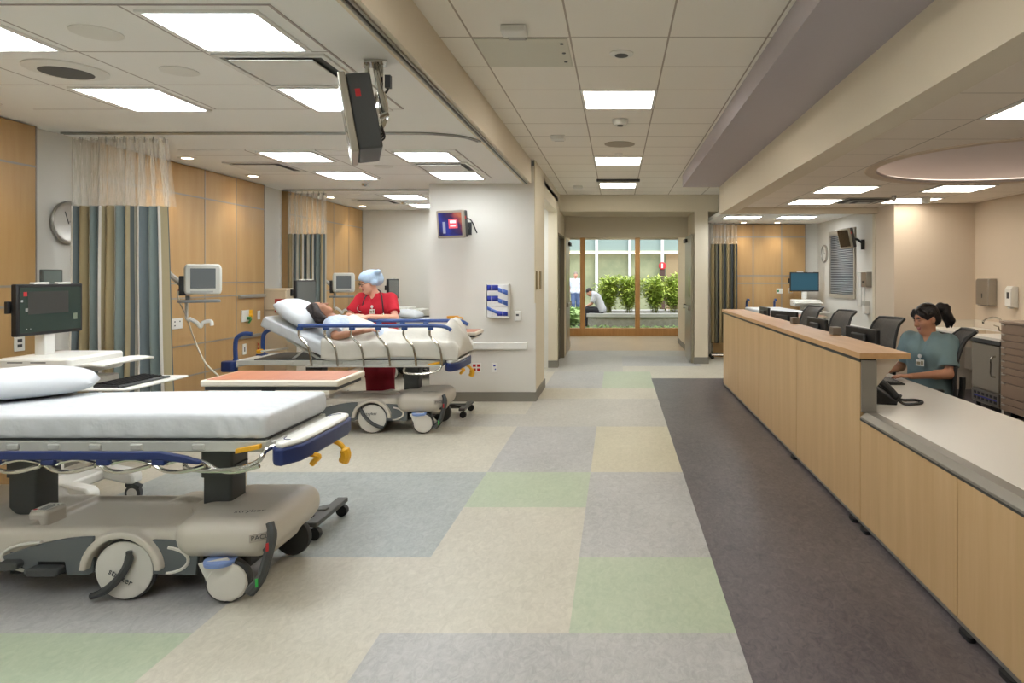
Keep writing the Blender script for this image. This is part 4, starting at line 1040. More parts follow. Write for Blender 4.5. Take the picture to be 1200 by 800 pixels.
def net_material():
    m = bpy.data.materials.new('curtain net'); m.use_nodes = True; nt = m.node_tree; L = nt.links.new
    out = nt.nodes['Material Output']; b = nt.nodes['Principled BSDF']; b.inputs['Base Color'].default_value = rgb((232, 226, 212)); b.inputs['Roughness'].default_value = .9
    tr = nt.nodes.new('ShaderNodeBsdfTransparent'); mx = nt.nodes.new('ShaderNodeMixShader')
    tc = nt.nodes.new('ShaderNodeUVMap'); n = nt.nodes.new('ShaderNodeTexNoise'); n.inputs['Scale'].default_value = 30
    mp = nt.nodes.new('ShaderNodeMapping'); mp.inputs['Scale'].default_value = (4, .15, 1); L(tc.outputs['UV'], mp.inputs['Vector']); L(mp.outputs['Vector'], n.inputs['Vector'])
    r = nt.nodes.new('ShaderNodeMapRange'); r.inputs['From Min'].default_value = .35; r.inputs['From Max'].default_value = .65; r.inputs['To Min'].default_value = .12; r.inputs['To Max'].default_value = .42
    L(n.outputs['Fac'], r.inputs['Value']); L(r.outputs['Result'], mx.inputs['Fac']); L(tr.outputs[0], mx.inputs[1]); L(b.outputs[0], mx.inputs[2]); L(mx.outputs[0], out.inputs['Surface'])
    return m
fabric, net_m = curtain_material(), net_material()
fabric_shaded = curtain_material('shaded striped curtain fabric', [(0, (84, 86, 78)), (.2, (150, 142, 118)), (.3, (140, 122, 88)), (.5, (70, 72, 70)), (.62, (176, 166, 142)), (.7, (104, 100, 84)), (.88, (62, 64, 64))])  # darker stripes: shade on the curtain's back side put into the colours
def curtain(label, x0, x1, y, ztop, znet, zbot, folds, amp, seed, fab=None, edge=None):
    t = thing('privacy_curtain', label, 'curtain', (x0, y, 0), group='privacy curtains')
    rnd = random.Random(seed); n = folds * 12
    ph = [rnd.uniform(.7, 1.3) for _ in range(folds + 2)]
    def line(spread):
        P = []
        for i in range(n + 1):
            f = i / n; k = f * folds; j = int(k)
            a = amp * (ph[j] * (1 - (k - j)) + ph[j + 1] * (k - j))
            P.append(V((x1 - x0) * f + .018 * math.sin(k * PI * 2 + 1.1) * spread, a * spread * math.sin(k * PI * 2) + .02 * math.sin(f * 7 + seed), 0))
        return P
    def sheet(za, zb, rows, name, mat, s0, s1):
        P, uv = [], []; ref = line(1.0); arc = [0]
        for i in range(1, n + 1): arc.append(arc[-1] + (ref[i] - ref[i - 1]).length)
        for r_ in range(rows + 1):
            f = r_ / rows; L_ = line(s0 + (s1 - s0) * f); z = za + (zb - za) * f
            for i, p in enumerate(L_):
                uv.append((arc[i] / .47, z))
                P.append(V(p.x + (edge or 0) * f * (i / n) ** 6, p.y + .012 * math.sin(z * 3 + i * .11 + seed) * f, z))
        w_ = n + 1
        b = MB(); b.add(P, [(r_ * w_ + i, r_ * w_ + i + 1, (r_ + 1) * w_ + i + 1, (r_ + 1) * w_ + i) for r_ in range(rows) for i in range(n)]); b.uv = uv
        return b.build(name, mat, t, rec=False, smooth=180)
    sheet(ztop - .03, znet, 8, 'net', net_m, .75, .9); sheet(znet, zbot, 14, 'fabric', fab or fabric, .9, 1.1)
    L_ = line(.75)
    for k in range(folds):
        p = L_[min(n, k * 12 + 3)]; b = MB(); b.cyl((p.x, p.y, ztop - .045), (p.x, p.y, ztop), .006, n=6); b.box(p.x - .01, p.x + .01, p.y - .006, p.y + .006, ztop - .05, ztop - .025); b.build('hook', alu, t)
    return t
curtain('nearer striped privacy curtain with net top, drawn back by the white wall', -4.5, -3.72, 5.62, 2.757, 2.17, .3, 10, .075, 1, edge=.06)
curtain('farther left striped privacy curtain with net top, behind the patient', -4.5, -3.98, 9.34, 2.757, 2.17, .3, 7, .065, 4)
curtain('striped privacy curtain with net top beside the right pillar at the far bay', 1.76, 2.27, 12.95, 2.61, 2.2, .33, 7, .055, 9, fab=fabric_shaded)

# ------------------------------------------------------------------ things on the left wall
t = thing('wall_clock', 'round silver dish wall clock half hidden behind the nearer curtain', 'clock', (-4.62, 5.72, 1.6 + 62 * 5.72 / 800))
b = MB(); b.lathe([(.12, 0), (.178, .02), (.182, .035), (.175, .045), (.15, .03), (.145, .028)], (0, 0, 0), (1, 0, 0), n=40); b.build('rim', steel, t)
b = MB(); b.lathe([(.148, .02), (.001, .022)], (0, 0, 0), (1, 0, 0), n=40); fc = b.build('face', M('grey clock face', (112, 110, 106), .35, .6), t)
b = MB()
for k in range(12):
    a = 2 * PI * k / 12; b.cyl((.022, .115 * math.sin(a), .115 * math.cos(a)), (.026, .115 * math.sin(a), .115 * math.cos(a)), .012, n=10)
b.build('hour_marks', dark_grey, fc)
b = MB(); b.obox((.027, .03, .02), (.001, 0, 0), V(0, .035, .02), V(0, -.004, .006)); b.obox((.028, -.02, .04), (.001, 0, 0), V(0, -.02, .05), V(0, .004, .002)); b.build('hands', black_plastic, t)
t = thing('wall_screen', 'small grey framed panel on the white wall above the cart screen', 'wall panel', (-4.62, 5.46, 1.43))
b = MB(); b.box(0, .025, 0, .2, 0, .22); b.build('frame', M('grey panel frame', (100, 106, 100), .5), t, bev=.004)
b = MB(); b.box(.025, .027, .015, .185, .015, .205); b.build('panel', M('slate panel', (128, 140, 134), .4), t)
def outlet(label, loc, w_, h_, axis, dots, mat=None, dotm=None, name='wall_outlet', cat='outlet', grp='wall outlets'):
    t = thing(name, label, cat, loc, group=grp); mat = mat or white_plastic
    b = MB(); P = lambda u0, u1, z0, z1, d0, d1: b.box(d0, d1, u0, u1, z0, z1) if axis == 'x' else b.box(u0, u1, -d1, -d0, z0, z1)
    P(-w_ / 2, w_ / 2, -h_ / 2, h_ / 2, 0, .008); b.build('cover_plate', mat, t, bev=.002)
    for (u, z, du, dz) in dots:
        b = MB(); P(u - du, u + du, z - dz, z + dz, .008, .0095); b.build('socket', dotm or dark_grey, t)
    return t
WX = -4.537
def onwall(px, py): Y = 4.537 * 800 / (VX - px); return (WX, Y, EYE - (py - VY) * Y / FOC)
outlet('double wall outlet on the wood, below the nearer patient monitor', onwall(207, 379), .17, .11, 'x', [(-.04, .02, .008, .006), (.04, .02, .008, .006), (-.04, -.02, .01, .006)])
outlet('single wall outlet on the wood left of the blue push handle', onwall(286, 409), .08, .13, 'x', [(0, .0, .01, .03)])
outlet('blank switch plate on the wood by the end of the upper rail', onwall(303, 369), .06, .11, 'x', [(0, 0, .012, .03)], dotm=frame_mat, name='switch_plate', cat='switch')
for i, (px_, n) in enumerate(((302, 'left'), (307, 'right'))):
    outlet('red emergency outlet strip on the wood below the lower rail, %s one' % n, onwall(px_, 406), .05, .12, 'x', [(0, .03, .014, .014), (0, -.03, .014, .014)], M('wood coloured plate', (186, 146, 92), .5), red_plastic)
p = onwall(287, 370)
t = thing('gas_outlet', 'medical gas outlets with green and yellow fittings on the wood headwall', 'gas outlet', p)
b = MB(); b.box(0, .02, -.09, .09, -.07, .07); b.build('plate', white_plastic, t, bev=.004)
b = MB(); b.cyl((.02, .02, -.03), (.06, .02, -.03), .02); b.cyl((.02, .05, -.09), (.05, .05, -.04), .012); b.build('oxygen_fitting', M('green fitting', (64, 132, 72), .4), t)
b = MB(); b.cyl((.02, .07, .0), (.06, .07, .0), .02); b.box(.02, .05, .06, .09, .02, .07); b.build('air_fitting', yellow, t)
outlet('white outlet on the wood behind the near cart screen', onwall(22, 402), .09, .12, 'x', [(0, .02, .02, .012), (0, -.02, .02, .012)])
t = thing('waste_cabinet', 'tall beige waste cabinet with a red label against the white wall', 'cabinet', (-4.45, 9.03, 0))
b = MB(); b.box(-.16, .15, -.15, .15, .0, 1.42); b.build('body', M('beige cabinet', (206, 188, 160), .5), t, bev=.015)
b = MB(); b.box(-.165, .155, -.155, .155, 1.40, 1.435); b.build('lid', M('beige lid', (214, 198, 172), .5), t, bev=.01)
b = MB(); b.box(.0, .13, -.154, -.15, 1.12, 1.3); lb = b.build('warning_label', M('red label', (168, 64, 56), .5), t)
b = MB(); b.box(.03, .06, -.156, -.154, 1.16, 1.27); b.box(.075, .105, -.156, -.154, 1.2, 1.27); b.build('label_print', cream_plastic, lb)
b = MB(); b.tube([V(-.16, -.152, 1.16), V(-.0, -.158, 1.16)], .012, 6); b.build('handle', M('beige cabinet handle', (190, 172, 146), .5), t)

# ------------------------------------------------------------------ things on the pier
t = thing('glove_dispenser', 'clear wall rack holding three blue and white glove boxes on the pier', 'glove rack', tuple(at(584.5, 352, 8.7)))
b = MB(); 
for q in ((-.145, .145, -.012, -.002, -.21, .21), (-.145, -.137, -.11, -.002, -.21, .21), (.137, .145, -.11, -.002, -.21, .21), (-.145, .145, -.11, -.002, -.215, -.205)): b.box(*q)
b.build('rack', white_plastic, t, bev=.002)
for x in (-.07, .07): b = MB(); b.box(x - .003, x + .003, -.112, -.106, -.21, .2); b.build('front_strap', white_plastic, t)
gb, gl = M('glove box blue', (44, 60, 160), .5), M('glove box light blue', (84, 116, 196), .5)
for k in range(3):
    g = thing('glove_box', 'glove box in the wall rack, %s of three, %s' % (('lowest', 'middle', 'topmost')[k], ('light blue band rising', 'blue band with dark stripe below', 'blue band at its top')[k]), 'glove box', tuple(at(584.5, 352, 8.7) + V(0, 0, -.2 + .135 * k)), group='glove boxes in the wall rack')
    b = MB(); b.box(-.13, .13, -.104, -.014, 0, .13); b.build('carton', M('glove carton white', (226, 226, 226), .5), g)
    b = MB(); y_ = -.1055
    if k: b.add([(-.13, y_, .06), (.01, y_, .06), (.01, y_, .128), (-.13, y_, .128)], [(0, 1, 2, 3)], 0); b.add([(.01, y_, .045), (.13, y_, .0), (.13, y_, .06), (.01, y_, .1)], [(0, 1, 2, 3)], 1)
    else: b.add([(-.13, y_, .09), (.0, y_, .03), (.0, y_, .075), (-.13, y_, .13)], [(0, 1, 2, 3)], 1); b.add([(0, y_, .01), (.13, y_, .01), (.13, y_, .06), (0, y_, .075)], [(0, 1, 2, 3)], 0)
    b.build('printed_band', [gb, gl], g, solid=.001)
t = thing('thermostat', 'small white thermostat on the pier right of the glove boxes', 'thermostat', tuple(at(607, 370, 8.7)))
b = MB(); b.box(-.038, .038, -.03, 0, -.06, .06); b.build('case', white_plastic, t, bev=.006)
b = MB(); b.box(-.02, .015, -.0315, -.03, .0, .025); b.build('display', dark_grey, t)
outlet('white outlet plate with four red sockets low on the pier', tuple(at(558.5, 430.5, 8.7)), .12, .115, 'y', [(a, c, .02, .017) for a in (-.028, .028) for c in (-.026, .026)], None, red_plastic)
outlet('white outlet plate with blue data ports low on the pier', tuple(at(579.5, 430.5, 8.7)), .075, .115, 'y', [(0, .025, .014, .01), (.012, -.02, .008, .008)], None, gb)
for i, y in enumerate((8.88, 9.28)):
    b = MB(); b.box(-1.045, -1.036, y - .09, y + .09, 1.42, 1.66); o = b.build('switch_plate', brass, bev=.003)
    tag(o, 'tall bronze plate on the corridor face of the pier, %s one' % ('nearer', 'farther')[i], 'wall plate', 'bronze plates on the pier')
# television on the pier
scr_dark = M('tv screen blue', (20, 30, 90), .2, emit=((28, 46, 140), .9))
def tv_pic(t, w_, h_, y_):
    b = MB(); n = 16; fs = []
    m = M('tv picture', (30, 30, 60), .2); nt = m.node_tree; L = nt.links.new; bs = nt.nodes['Principled BSDF']
    if not any(nd.type == 'TEX_COORD' for nd in nt.nodes):
        tc = nt.nodes.new('ShaderNodeTexCoord'); sp = nt.nodes.new('ShaderNodeSeparateXYZ'); L(tc.outputs['Generated'], sp.inputs[0])
        nz = nt.nodes.new('ShaderNodeTexNoise'); nz.inputs['Scale'].default_value = 3; L(tc.outputs['Generated'], nz.inputs['Vector'])
        ad = nt.nodes.new('ShaderNodeMath'); ad.operation = 'MULTIPLY_ADD'; ad.inputs[1].default_value = .3; L(nz.outputs['Fac'], ad.inputs[0])
        a1 = nt.nodes.new('ShaderNodeMath'); a1.operation = 'MULTIPLY'; a1.inputs[1].default_value = .55; L(sp.outputs['X'], a1.inputs[0])
        a2 = nt.nodes.new('ShaderNodeMath'); a2.operation = 'MULTIPLY_ADD'; a2.inputs[1].default_value = .32; L(sp.outputs['Z'], a2.inputs[0]); L(a1.outputs[0], a2.inputs[2]); L(a2.outputs[0], ad.inputs[2])
        r = nt.nodes.new('ShaderNodeValToRGB'); e = r.color_ramp.elements
        e[0].position = .22; e[0].color = rgb((18, 24, 70)); e[1].position = .95; e[1].color = rgb((226, 130, 60))
        for p_, c_ in ((.42, (40, 62, 168)), (.6, (34, 32, 96)), (.74, (70, 36, 62)), (.86, (190, 84, 48))): q = e.new(p_); q.color = rgb(c_)
        L(ad.outputs[0], r.inputs['Fac']); L(r.outputs['Color'], bs.inputs['Emission Color']); bs.inputs['Emission Strength'].default_value = .65
    b.box(-w_, w_, y_, y_ + .002, -h_, h_); b.build('screen', m, t, smooth=0)
def wall_tv(label, c, rz, tilt, wall_pt, on=True, D=.1, w_=.2, h_=.17, name='television', ceil=False):
    t = thing(name, label, 'television', c); t.rotation_euler = (tilt, 0, rz)
    b = MB(); b.prism(rrect(-w_, w_, -h_, h_, .012), 'y', -D / 2, -D / 2 + .035); b.build('bezel', M('silver bezel', (168, 162, 148), .35, .6), t, bev=.006)
    b = MB(); b.prism(rrect(-w_ * .96, w_ * .96, -h_ * .96, h_ * .96, .015), 'y', -D / 2 + .035, D / 2); b.build('back_case', dark_grey, t, bev=.01)
    if on:
        tv_pic(t, w_ * .86, h_ * .82, -D / 2 - .002)
        b = MB(); b.box(-.02, .11, -D / 2 - .0035, -D / 2 - .002, -.05, .06); cp = b.build('caption_box', M('caption red', (190, 60, 70), .3, emit=((214, 74, 84), .9)), t)
        b = MB(); b.box(.0, .09, -D / 2 - .0045, -D / 2 - .0035, .012, .045); b.box(.0, .085, -D / 2 - .0045, -D / 2 - .0035, -.03, -.015); b.build('caption_lines', M('caption pale', (220, 190, 190), .3, emit=((216, 170, 180), .8)), cp)
        b = MB(); b.box(-.11, -.07, -D / 2 - .0045, -D / 2 - .003, -.11, .03); b.build('picture_figure', M('picture figure', (120, 130, 150), .3, emit=((110, 110, 130), .8)), t)
    else:
        b = MB(); b.box(-w_ * .86, w_ * .86, -D / 2 - .002, -D / 2, -h_ * .82, h_ * .82); b.build('screen', M('switched off screen', (58, 48, 36), .15), t)
    b = MB(); b.box(w_ * .955, w_ * .965, -.01, .015, h_ * .35, h_ * .55); b.build('side_label', red_plastic, t)
    R = (Matrix.Rotation(rz, 3, 'Z') @ Matrix.Rotation(tilt, 3, 'X')).inverted(); wp = R @ (Vector(wall_pt) - Vector(c))
    b = MB(); a0 = Vector((0, D / 2, 0)); 
    b.obox((0, D / 2 + .01, 0), (.05, 0, 0), (0, .012, 0), (0, 0, .05))
    if ceil:
        k = Vector((0, D / 2 + .06, .02)); b.tube([a0, k, Vector((wp.x, wp.y, k.z)) * .5 + k * .5, wp], .017, 8)
        b.obox(wp, (.06, 0, 0), (0, .06, 0), (0, 0, .008))
    else:
        k = a0.lerp(wp, .5) + Vector((.05, 0, .02)); b.tube([a0, k, wp], .02, 8); b.obox(wp, R @ V(.05, 0, 0), R @ V(0, .012, 0), R @ V(0, 0, .08))
    b.build('mount_arm', chrome if ceil else charcoal, t, bev=.002)
    return t, R
c = at(530.5, 262.5, 8.35)
t, R = wall_tv('small lit television with a blue and orange picture on the pier', c, -.42, .1, (-1.9, 8.69, 2.2))
b = MB(); b.tube(smooth_path([R @ (Vector(q) - c) for q in (at(546, 255, 8.5), at(552, 258, 8.6), at(556, 266, 8.68), at(559, 273, 8.69))], 5), .008, 6); b.build('cable', black_plastic, t)
# television hanging from the ceiling
c = at(422, 141, 3.55)
t, R = wall_tv('silver and black television hanging from the bay ceiling, seen from its side', c, -1.2, .17, (-1.33, 3.75, 2.765), on=False, D=.15, w_=.235, h_=.195, ceil=True)
loc = lambda q: R @ (Vector(q) - c)
b = MB(); b.tube([loc(V(-1.36, 3.72, 2.765)), loc(V(-1.36, 3.72, 2.42))], .013, 8); b.tube([loc(V(-1.30, 3.76, 2.765)), loc(V(-1.30, 3.76, 2.35))], .013, 8); b.build('drop_pole', chrome, t)
b = MB(); b.tube(smooth_path([loc(at(456, 92, 3.75)), loc(at(454, 106, 3.75)), loc(at(446, 112, 3.75)), loc(at(440, 118, 3.72)), loc(at(438, 150, 3.7))], 5), .006, 6)
for k in range(4): b.tube([loc(at(442 + 6 * math.cos(a) + k, 150 + 6 * math.sin(a) + 3 * k, 3.7 + .01 * k)) for a in [PI * i / 6 for i in range(13)]], .005, 5)
b.obox(loc(at(455, 96, 3.75)), R @ V(.015, 0, .0), R @ V(0, .015, 0), R @ V(0, 0, .035)); b.build('power_cord', black_plastic, t)
b = MB()
for k in range(3): b.tube([loc(at(446 + (6 + k) * math.cos(a), 128 + (19 + 2 * k) * math.sin(a), 3.72 + .01 * k)) for a in [2 * PI * i / 20 for i in range(20)]], .0045, 5, closed=True)
b.build('coiled_cable', M('pale grey cable', (196, 186, 164), .5), t)
# ------------------------------------------------------------------ reception desk
FX = 1.55
toe = M('black toe space', (22, 22, 24), .7)
gap_black = M('shadow gap grey', (60, 58, 54), .5)
metal_edge = M('grey metal edge', (150, 146, 138), .4, .6)
white_top = M('white solid surface', (232, 228, 220), .3)
white_lam = M('warm white laminate', (216, 206, 190), .5)
def desk_section(y0, y1, h, label, feet):
    t = thing('desk_cabinet', label, 'desk front', (FX, y0, 0), group='desk front sections')
    L_ = y1 - y0
    b = MB(); b.box(0, .022, .004, L_ - .004, .045, h - .012); b.build('front_panel', maple, t, bev=.0015)
    b = MB(); b.box(.024, .1, 0, L_, .03, h); b.build('carcass', white_lam, t)
    b = MB(); b.box(-.002, .024, 0, L_, h - .012, h); b.build('top_reveal', gap_black, t)
    b = MB(); b.box(.004, .03, 0, L_, .022, .045); b.build('base_rail', metal_edge, t)
    b = MB(); b.box(.035, .095, 0, L_, 0, .03); b.build('toe_kick', toe, t)
    for f in feet:
        b = MB(); b.prism(rrect(-.018, .02, f - .05, f + .05, .015), 'z', 0, .022); b.build('leveling_foot', black_plastic, t)
    return t
HH, HL = 1.062, .692
secs = [(8.73, 9.95, 'far end section of the tall maple desk front'), (7.47, 8.73, 'second tall maple desk front section from the far end'), (5.9, 7.47, 'tall maple desk front section next to the last one before the step'), (4.35, 5.9, 'tall maple desk front section ending at the step down to the low counter')]
for i, (a, c, l) in enumerate(secs): desk_section(a, c, HH, l, [.08] if i == 2 else [.12] if i == 3 else [])
desk_section(3.11, 4.35, HL, 'low maple desk front section beside the step, under the white counter', [1.15])
desk_section(1.6, 3.11, HL, 'low maple desk front section at the lower right corner of the picture', [1.42, 1.1])
desk_section(.3, 1.6, HL, 'low maple desk front section beyond the picture edge', [])
t = thing('transaction_ledge', 'long raised maple ledge along the top of the tall desk front', 'counter ledge', (0, 0, 0))
b = MB(); b.prism([(FX - .02, 4.3), (FX + .30, 4.3), (FX + .30, 9.96), (FX - .02, 9.96)], 'z', 1.075, 1.112); b.build('ledge_top', oak_edge, t, bev=.003)
b = MB(); b.box(FX + .0, FX + .1, 4.35, 9.95, 1.062, 1.075); b.build('shadow_strip', gap_black, t)
b = MB(); b.box(FX + .004, FX + .1, 4.335, 4.35, .735, 1.062); e_ = b.build('end_panel', metal_edge, t); e_['label'] = 'grey metal end panel under the near end of the ledge'
for y in (4.42, 6.2, 8.0, 9.7):
    b = MB(); b.prism([(FX + .1, 1.07), (FX + .29, 1.07), (FX + .1, .84)], 'y', y, y + .03); b.build('bracket', white_lam, t, bev=.003)
t = thing('worktop', 'long white worktop running the length of the desk, with a grey metal front edge', 'worktop', (0, 0, 0))
b = MB(); b.box(FX + .095, 2.42, .3, 9.95, HL, .735); b.build('top', white_top, t, bev=.004)
b = MB(); b.prism([(FX - .004, HL), (FX + .095, HL), (FX + .095, .734), (FX + .03, .734), (FX - .004, .705)], 'y', .3, 4.335); b.build('front_edge', metal_edge, t, bev=.002)
for y in (.32, 2.6, 4.9, 7.4, 9.9):
    b = MB(); b.box(1.68, 2.36, y, y + .03, 0, HL); b.build('support_panel', white_lam, t)
# ------------------------------------------------------------------ desk phone
t = thing('desk_phone', 'black desk telephone on the white counter at the end of the raised ledge', 'telephone', (1.80, 4.72, .735), -.35)
b = MB(); b.prism([(-.095, 0), (.095, 0), (.095, .02), (-.06, .12), (-.085, .12)], 'y', -.1, .1); b.build('base', black_plastic, t, bev=.006)
b = MB(); b.box(-.14, -.06, .09, .12, .0, .14) if False else b.tube([V(-.07, .05, .11), V(-.13, .05, .0)], .01, 6); b.build('stand', black_plastic, t)
b = MB(); P = smooth_path([V(-.09, -.075, .135), V(-.05, -.075, .15), V(.0, -.075, .125), V(.05, -.075, .085), V(.09, -.075, .04), V(.105, -.075, .028)], 5)
b.tube(P, [.026] * 5 + [.019] * 16 + [.026] * (len(P) - 21), 10); b.build('handset', charcoal, t)
b = MB(); b.obox((.005, .035, .083), V(.06, 0, -.038), (0, .05, 0), V(.0015, 0, .0025)); b.build('faceplate', dark_grey, t)
b = MB(); b.obox((-.035, .035, .112), V(.018, 0, -.011), (0, .04, 0), V(.001, 0, .002)); b.build('display', M('phone display', (150, 156, 148), .3), t)
for i in range(4):
    for j in range(3): b = MB(); b.obox((.002 + .018 * i, .01 + .022 * j, .087 - .0114 * i), V(.006, 0, -.0038), (0, .007, 0), V(.002, 0, .0035)); b.build('key', M('phone key', (90, 90, 90), .5), t)
t.scale = (1.3, 1.3, 1.3)
b = MB(); b.tube(smooth_path([V(.105, -.075, .02), V(.13, -.09, .008), V(.19, -.06, .008), V(.22, .0, .008), V(.19, .05, .008), V(.13, .03, .008), V(.1, .05, .012)], 6), .0075, 6); b.build('cord', charcoal, t)
# ------------------------------------------------------------------ monitors behind the ledge, keyboard, small boxes
def desk_monitor(y, label, rz=0.0):
    t = thing('desktop_monitor', label, 'monitor', (2.08, y, .735), rz, 'desktop monitors behind the ledge')
    b = MB(); b.box(-.015, .02, -.28, .28, .10, .425); b.build('case', black_plastic, t, bev=.008)
    b = MB(); b.prism([(-.2, .16), (.2, .16), (.12, .38), (-.12, .38)], 'x', -.045, -.015); b.build('rear_shell', charcoal, t, bev=.012)
    b = MB(); b.box(.02, .022, -.26, .26, .12, .405); b.build('screen', M('desk screen glow', (60, 80, 110), .3, emit=((150, 180, 210), .8)), t)
    b = MB(); b.box(-.03, .0, -.035, .035, 0, .2); b.prism(rrect(-.1, .12, -.13, .13, .03), 'z', 0, .015); b.build('stand', charcoal, t, bev=.004)
desk_monitor(5.8, 'black monitor back above the ledge, nearest to the seated nurse', .12)
desk_monitor(7.1, 'black monitor back above the ledge, second from the seated nurse', .05)
desk_monitor(8.5, 'black monitor back above the ledge, third from the seated nurse', .35)
desk_monitor(9.62, 'black monitor back above the ledge, at its far end', .0)
t = thing('keyboard', 'black keyboard on the white desk under the hands of the seated nurse', 'keyboard', (2.2, 5.62, .735))
b = MB(); b.prism([(-.08, 0), (.08, 0), (.08, .012), (-.08, .026)], 'y', -.22, .22); b.build('case', charcoal, t, bev=.003)
b = MB()
for i in range(5):
    for j in range(14): b.box(-.065 + .027 * i, -.043 + .027 * i, -.205 + .03 * j, -.181 + .03 * j, .021 - .0022 * i, .029 - .0022 * i)
b.build('keys', black_plastic, t)
for y, n in ((5.66, 'nearer'), (6.95, 'farther')):
    t = thing('receptacle_box', 'small grey box on the back edge of the ledge, %s one' % n, 'small box', (1.81, y, 1.112), group='small grey boxes on the ledge')
    b = MB(); b.box(-.035, .035, -.05, .05, 0, .065); b.build('case', M('taupe plastic', (120, 110, 98), .5), t, bev=.006)
    b = MB(); b.box(-.037, -.035, -.035, .035, .015, .05); b.build('face', M('taupe face', (92, 84, 76), .4), t)

# ------------------------------------------------------------------ task chairs
mesh_mat = M('black chair mesh', (92, 88, 83), .7, noise=(160, (66, 63, 60)))
chair_frame = M('chair frame graphite', (36, 37, 38), .45)
def task_chair(label, loc, rz):
    """sitter faces local -X"""
    t = thing('task_chair', label, 'chair', loc, rz, 'black task chairs behind the desk')
    b = MB(); b.prism(rrect(-.24, .23, -.24, .24, .08), 'z', .44, .51); b.build('seat', M('black seat fabric', (34, 34, 36), .8), t, bev=.025, seg=3)
    def bk(u, v):      # u across -1..1, v up 0..1
        return V(.23 + .1 * v + .05 * math.sin(v * PI) * -1 - .045 * (1 - u * u) * -1 + (.055 * max(0, (v - .85) / .15) ** 2), u * (.215 - .03 * v * v), .56 + .58 * v)
    P = [[bk(-1 + 2 * j / 12, i / 16) for j in range(13)] for i in range(17)]
    b = MB(); b.grid(P); b.build('backrest', mesh_mat, t, solid=.012, smooth=80)
    b = MB(); rim = [bk(-1, i / 10) for i in range(11)] + [bk(-1 + 2 * j / 8, 1) for j in range(1, 9)] + [bk(1, 1 - i / 10) for i in range(1, 11)] + [bk(1 - 2 * j / 8, 0) for j in range(1, 8)]
    b.tube(rim, .017, 8, closed=True); b.build('back_frame', chair_frame, t)
    b = MB(); b.tube(smooth_path([V(.1, 0, .44), V(.27, 0, .46), V(.33, 0, .6), V(.34, 0, .75)], 5), .025, 8); b.build('back_spine', chair_frame, t)
    for y in (-1, 1):
        b = MB(); b.tube(smooth_path([V(.08, y * .2, .45), V(.08, y * .29, .48), V(.07, y * .3, .6), V(.05, y * .3, .66)], 4), .016, 8)
        b.prism(rrect(-.12, .12, y * .3 - .04, y * .3 + .04, .03), 'z', .66, .685); b.build('armrest', chair_frame, t, bev=.006)
    b = MB(); b.cyl((0, 0, .1), (0, 0, .45), .027); b.build('gas_lift', chrome, t)
    for k in range(5):
        a = 2 * PI * k / 5 + .3; d = V(math.cos(a), math.sin(a), 0)
        b = MB(); b.tube([V(0, 0, .12), d * .3 + V(0, 0, .085)], [.028, .018], 8); b.build('base_leg', chair_frame, t)
        b = MB(); b.cyl(d * .29 + V(-d.y, d.x, 0) * .022 + V(0, 0, .03), d * .29 - V(-d.y, d.x, 0) * .022 + V(0, 0, .03), .03, n=14); b.build('caster', black_plastic, t)
    return t
task_chair('black task chair that the seated nurse in grey green scrubs sits on', (2.57, 5.8, 0), -.2)
task_chair('empty black task chair just past the seated nurse, largest of the empty ones', (2.62, 7.28, 0), .35)
task_chair('empty black task chair second past the seated nurse, below the wall television', (2.64, 8.8, 0), .3)
task_chair('empty black task chair farthest along the desk by the far bay stretcher', (2.58, 10.0, 0), .3)

# ------------------------------------------------------------------ sink counter, freezer, drawer cart
t = thing('sink_counter', 'white sink counter against the station walls with dark edge', 'counter', (0, 0, 0))
b = MB(); X0, X1, Y0, Y1 = 4.38, 5.085, 7.8, 9.69
for q in ((X0, X1, Y0, 8.55), (X0, X1, 9.15, Y1), (X0, 4.52, 8.55, 9.15), (4.95, X1, 8.55, 9.15)): b.box(*q, .84, .875)
b.build('counter_top', white_top, t)
b = MB(); b.box(X0 - .004, X0 + .02, Y0, Y1, .80, .845); b.build('dark_edge', dark_grey, t)
b = MB()
for q in ((4.52, 4.54, 8.55, 9.15), (4.93, 4.95, 8.55, 9.15), (4.54, 4.93, 8.55, 8.57), (4.54, 4.93, 9.13, 9.15)): b.box(*q, .68, .872)
b.box(4.54, 4.93, 8.57, 9.13, .68, .69); b.build('basin', M('almond basin', (216, 200, 176), .3), t)
b = MB(); b.box(4.9, 5.085, 9.2, 9.685, .3, .80); b.box(5.06, 5.085, Y0, Y1, .875, .98); b.box(X0, 5.085, 9.67, Y1, .875, .98); b.build('splash_back', white_lam, t, bev=.004)
b = MB(); b.box(4.6, 5.08, 9.62, 9.68, 0, .80); b.build('support_panel', white_lam, t)
b = MB(); b.box(4.42, 5.08, 7.81, 7.85, 0, .80); b.build('support_panel', white_lam, t)
b = MB(); b.tube(smooth_path([V(5.0, 8.85, .875), V(5.0, 8.85, .97), V(4.96, 8.85, 1.04), V(4.86, 8.85, 1.055), V(4.76, 8.85, 1.02), V(4.75, 8.85, .98)], 5), .014, 8); b.tube([V(5.0, 8.92, .875), V(5.0, 8.94, .93), V(4.95, 8.97, .95)], .009, 6)
b.cyl((5.0, 8.85, .875), (5.0, 8.85, .9), .03); b.build('faucet', chrome, t)
t = thing('undercounter_freezer', 'stainless undercounter freezer with a long handle below the sink counter', 'freezer', (4.4, 7.86, 0))
dull_steel = M('dull steel', (158, 152, 140), .45, .35)
b = MB(); b.box(.02, .62, 0, .62, .06, .79); b.build('body', dull_steel, t, bev=.006)
b = MB(); b.box(0, .025, .01, .61, .24, .785); b.build('door', dull_steel, t, bev=.008)
b = MB(); b.tube(smooth_path([V(0, .08, .66), V(-.045, .08, .64), V(-.05, .08, .54), V(-.045, .08, .44), V(0, .08, .42)], 4), .012, 8); b.build('handle', chrome, t)
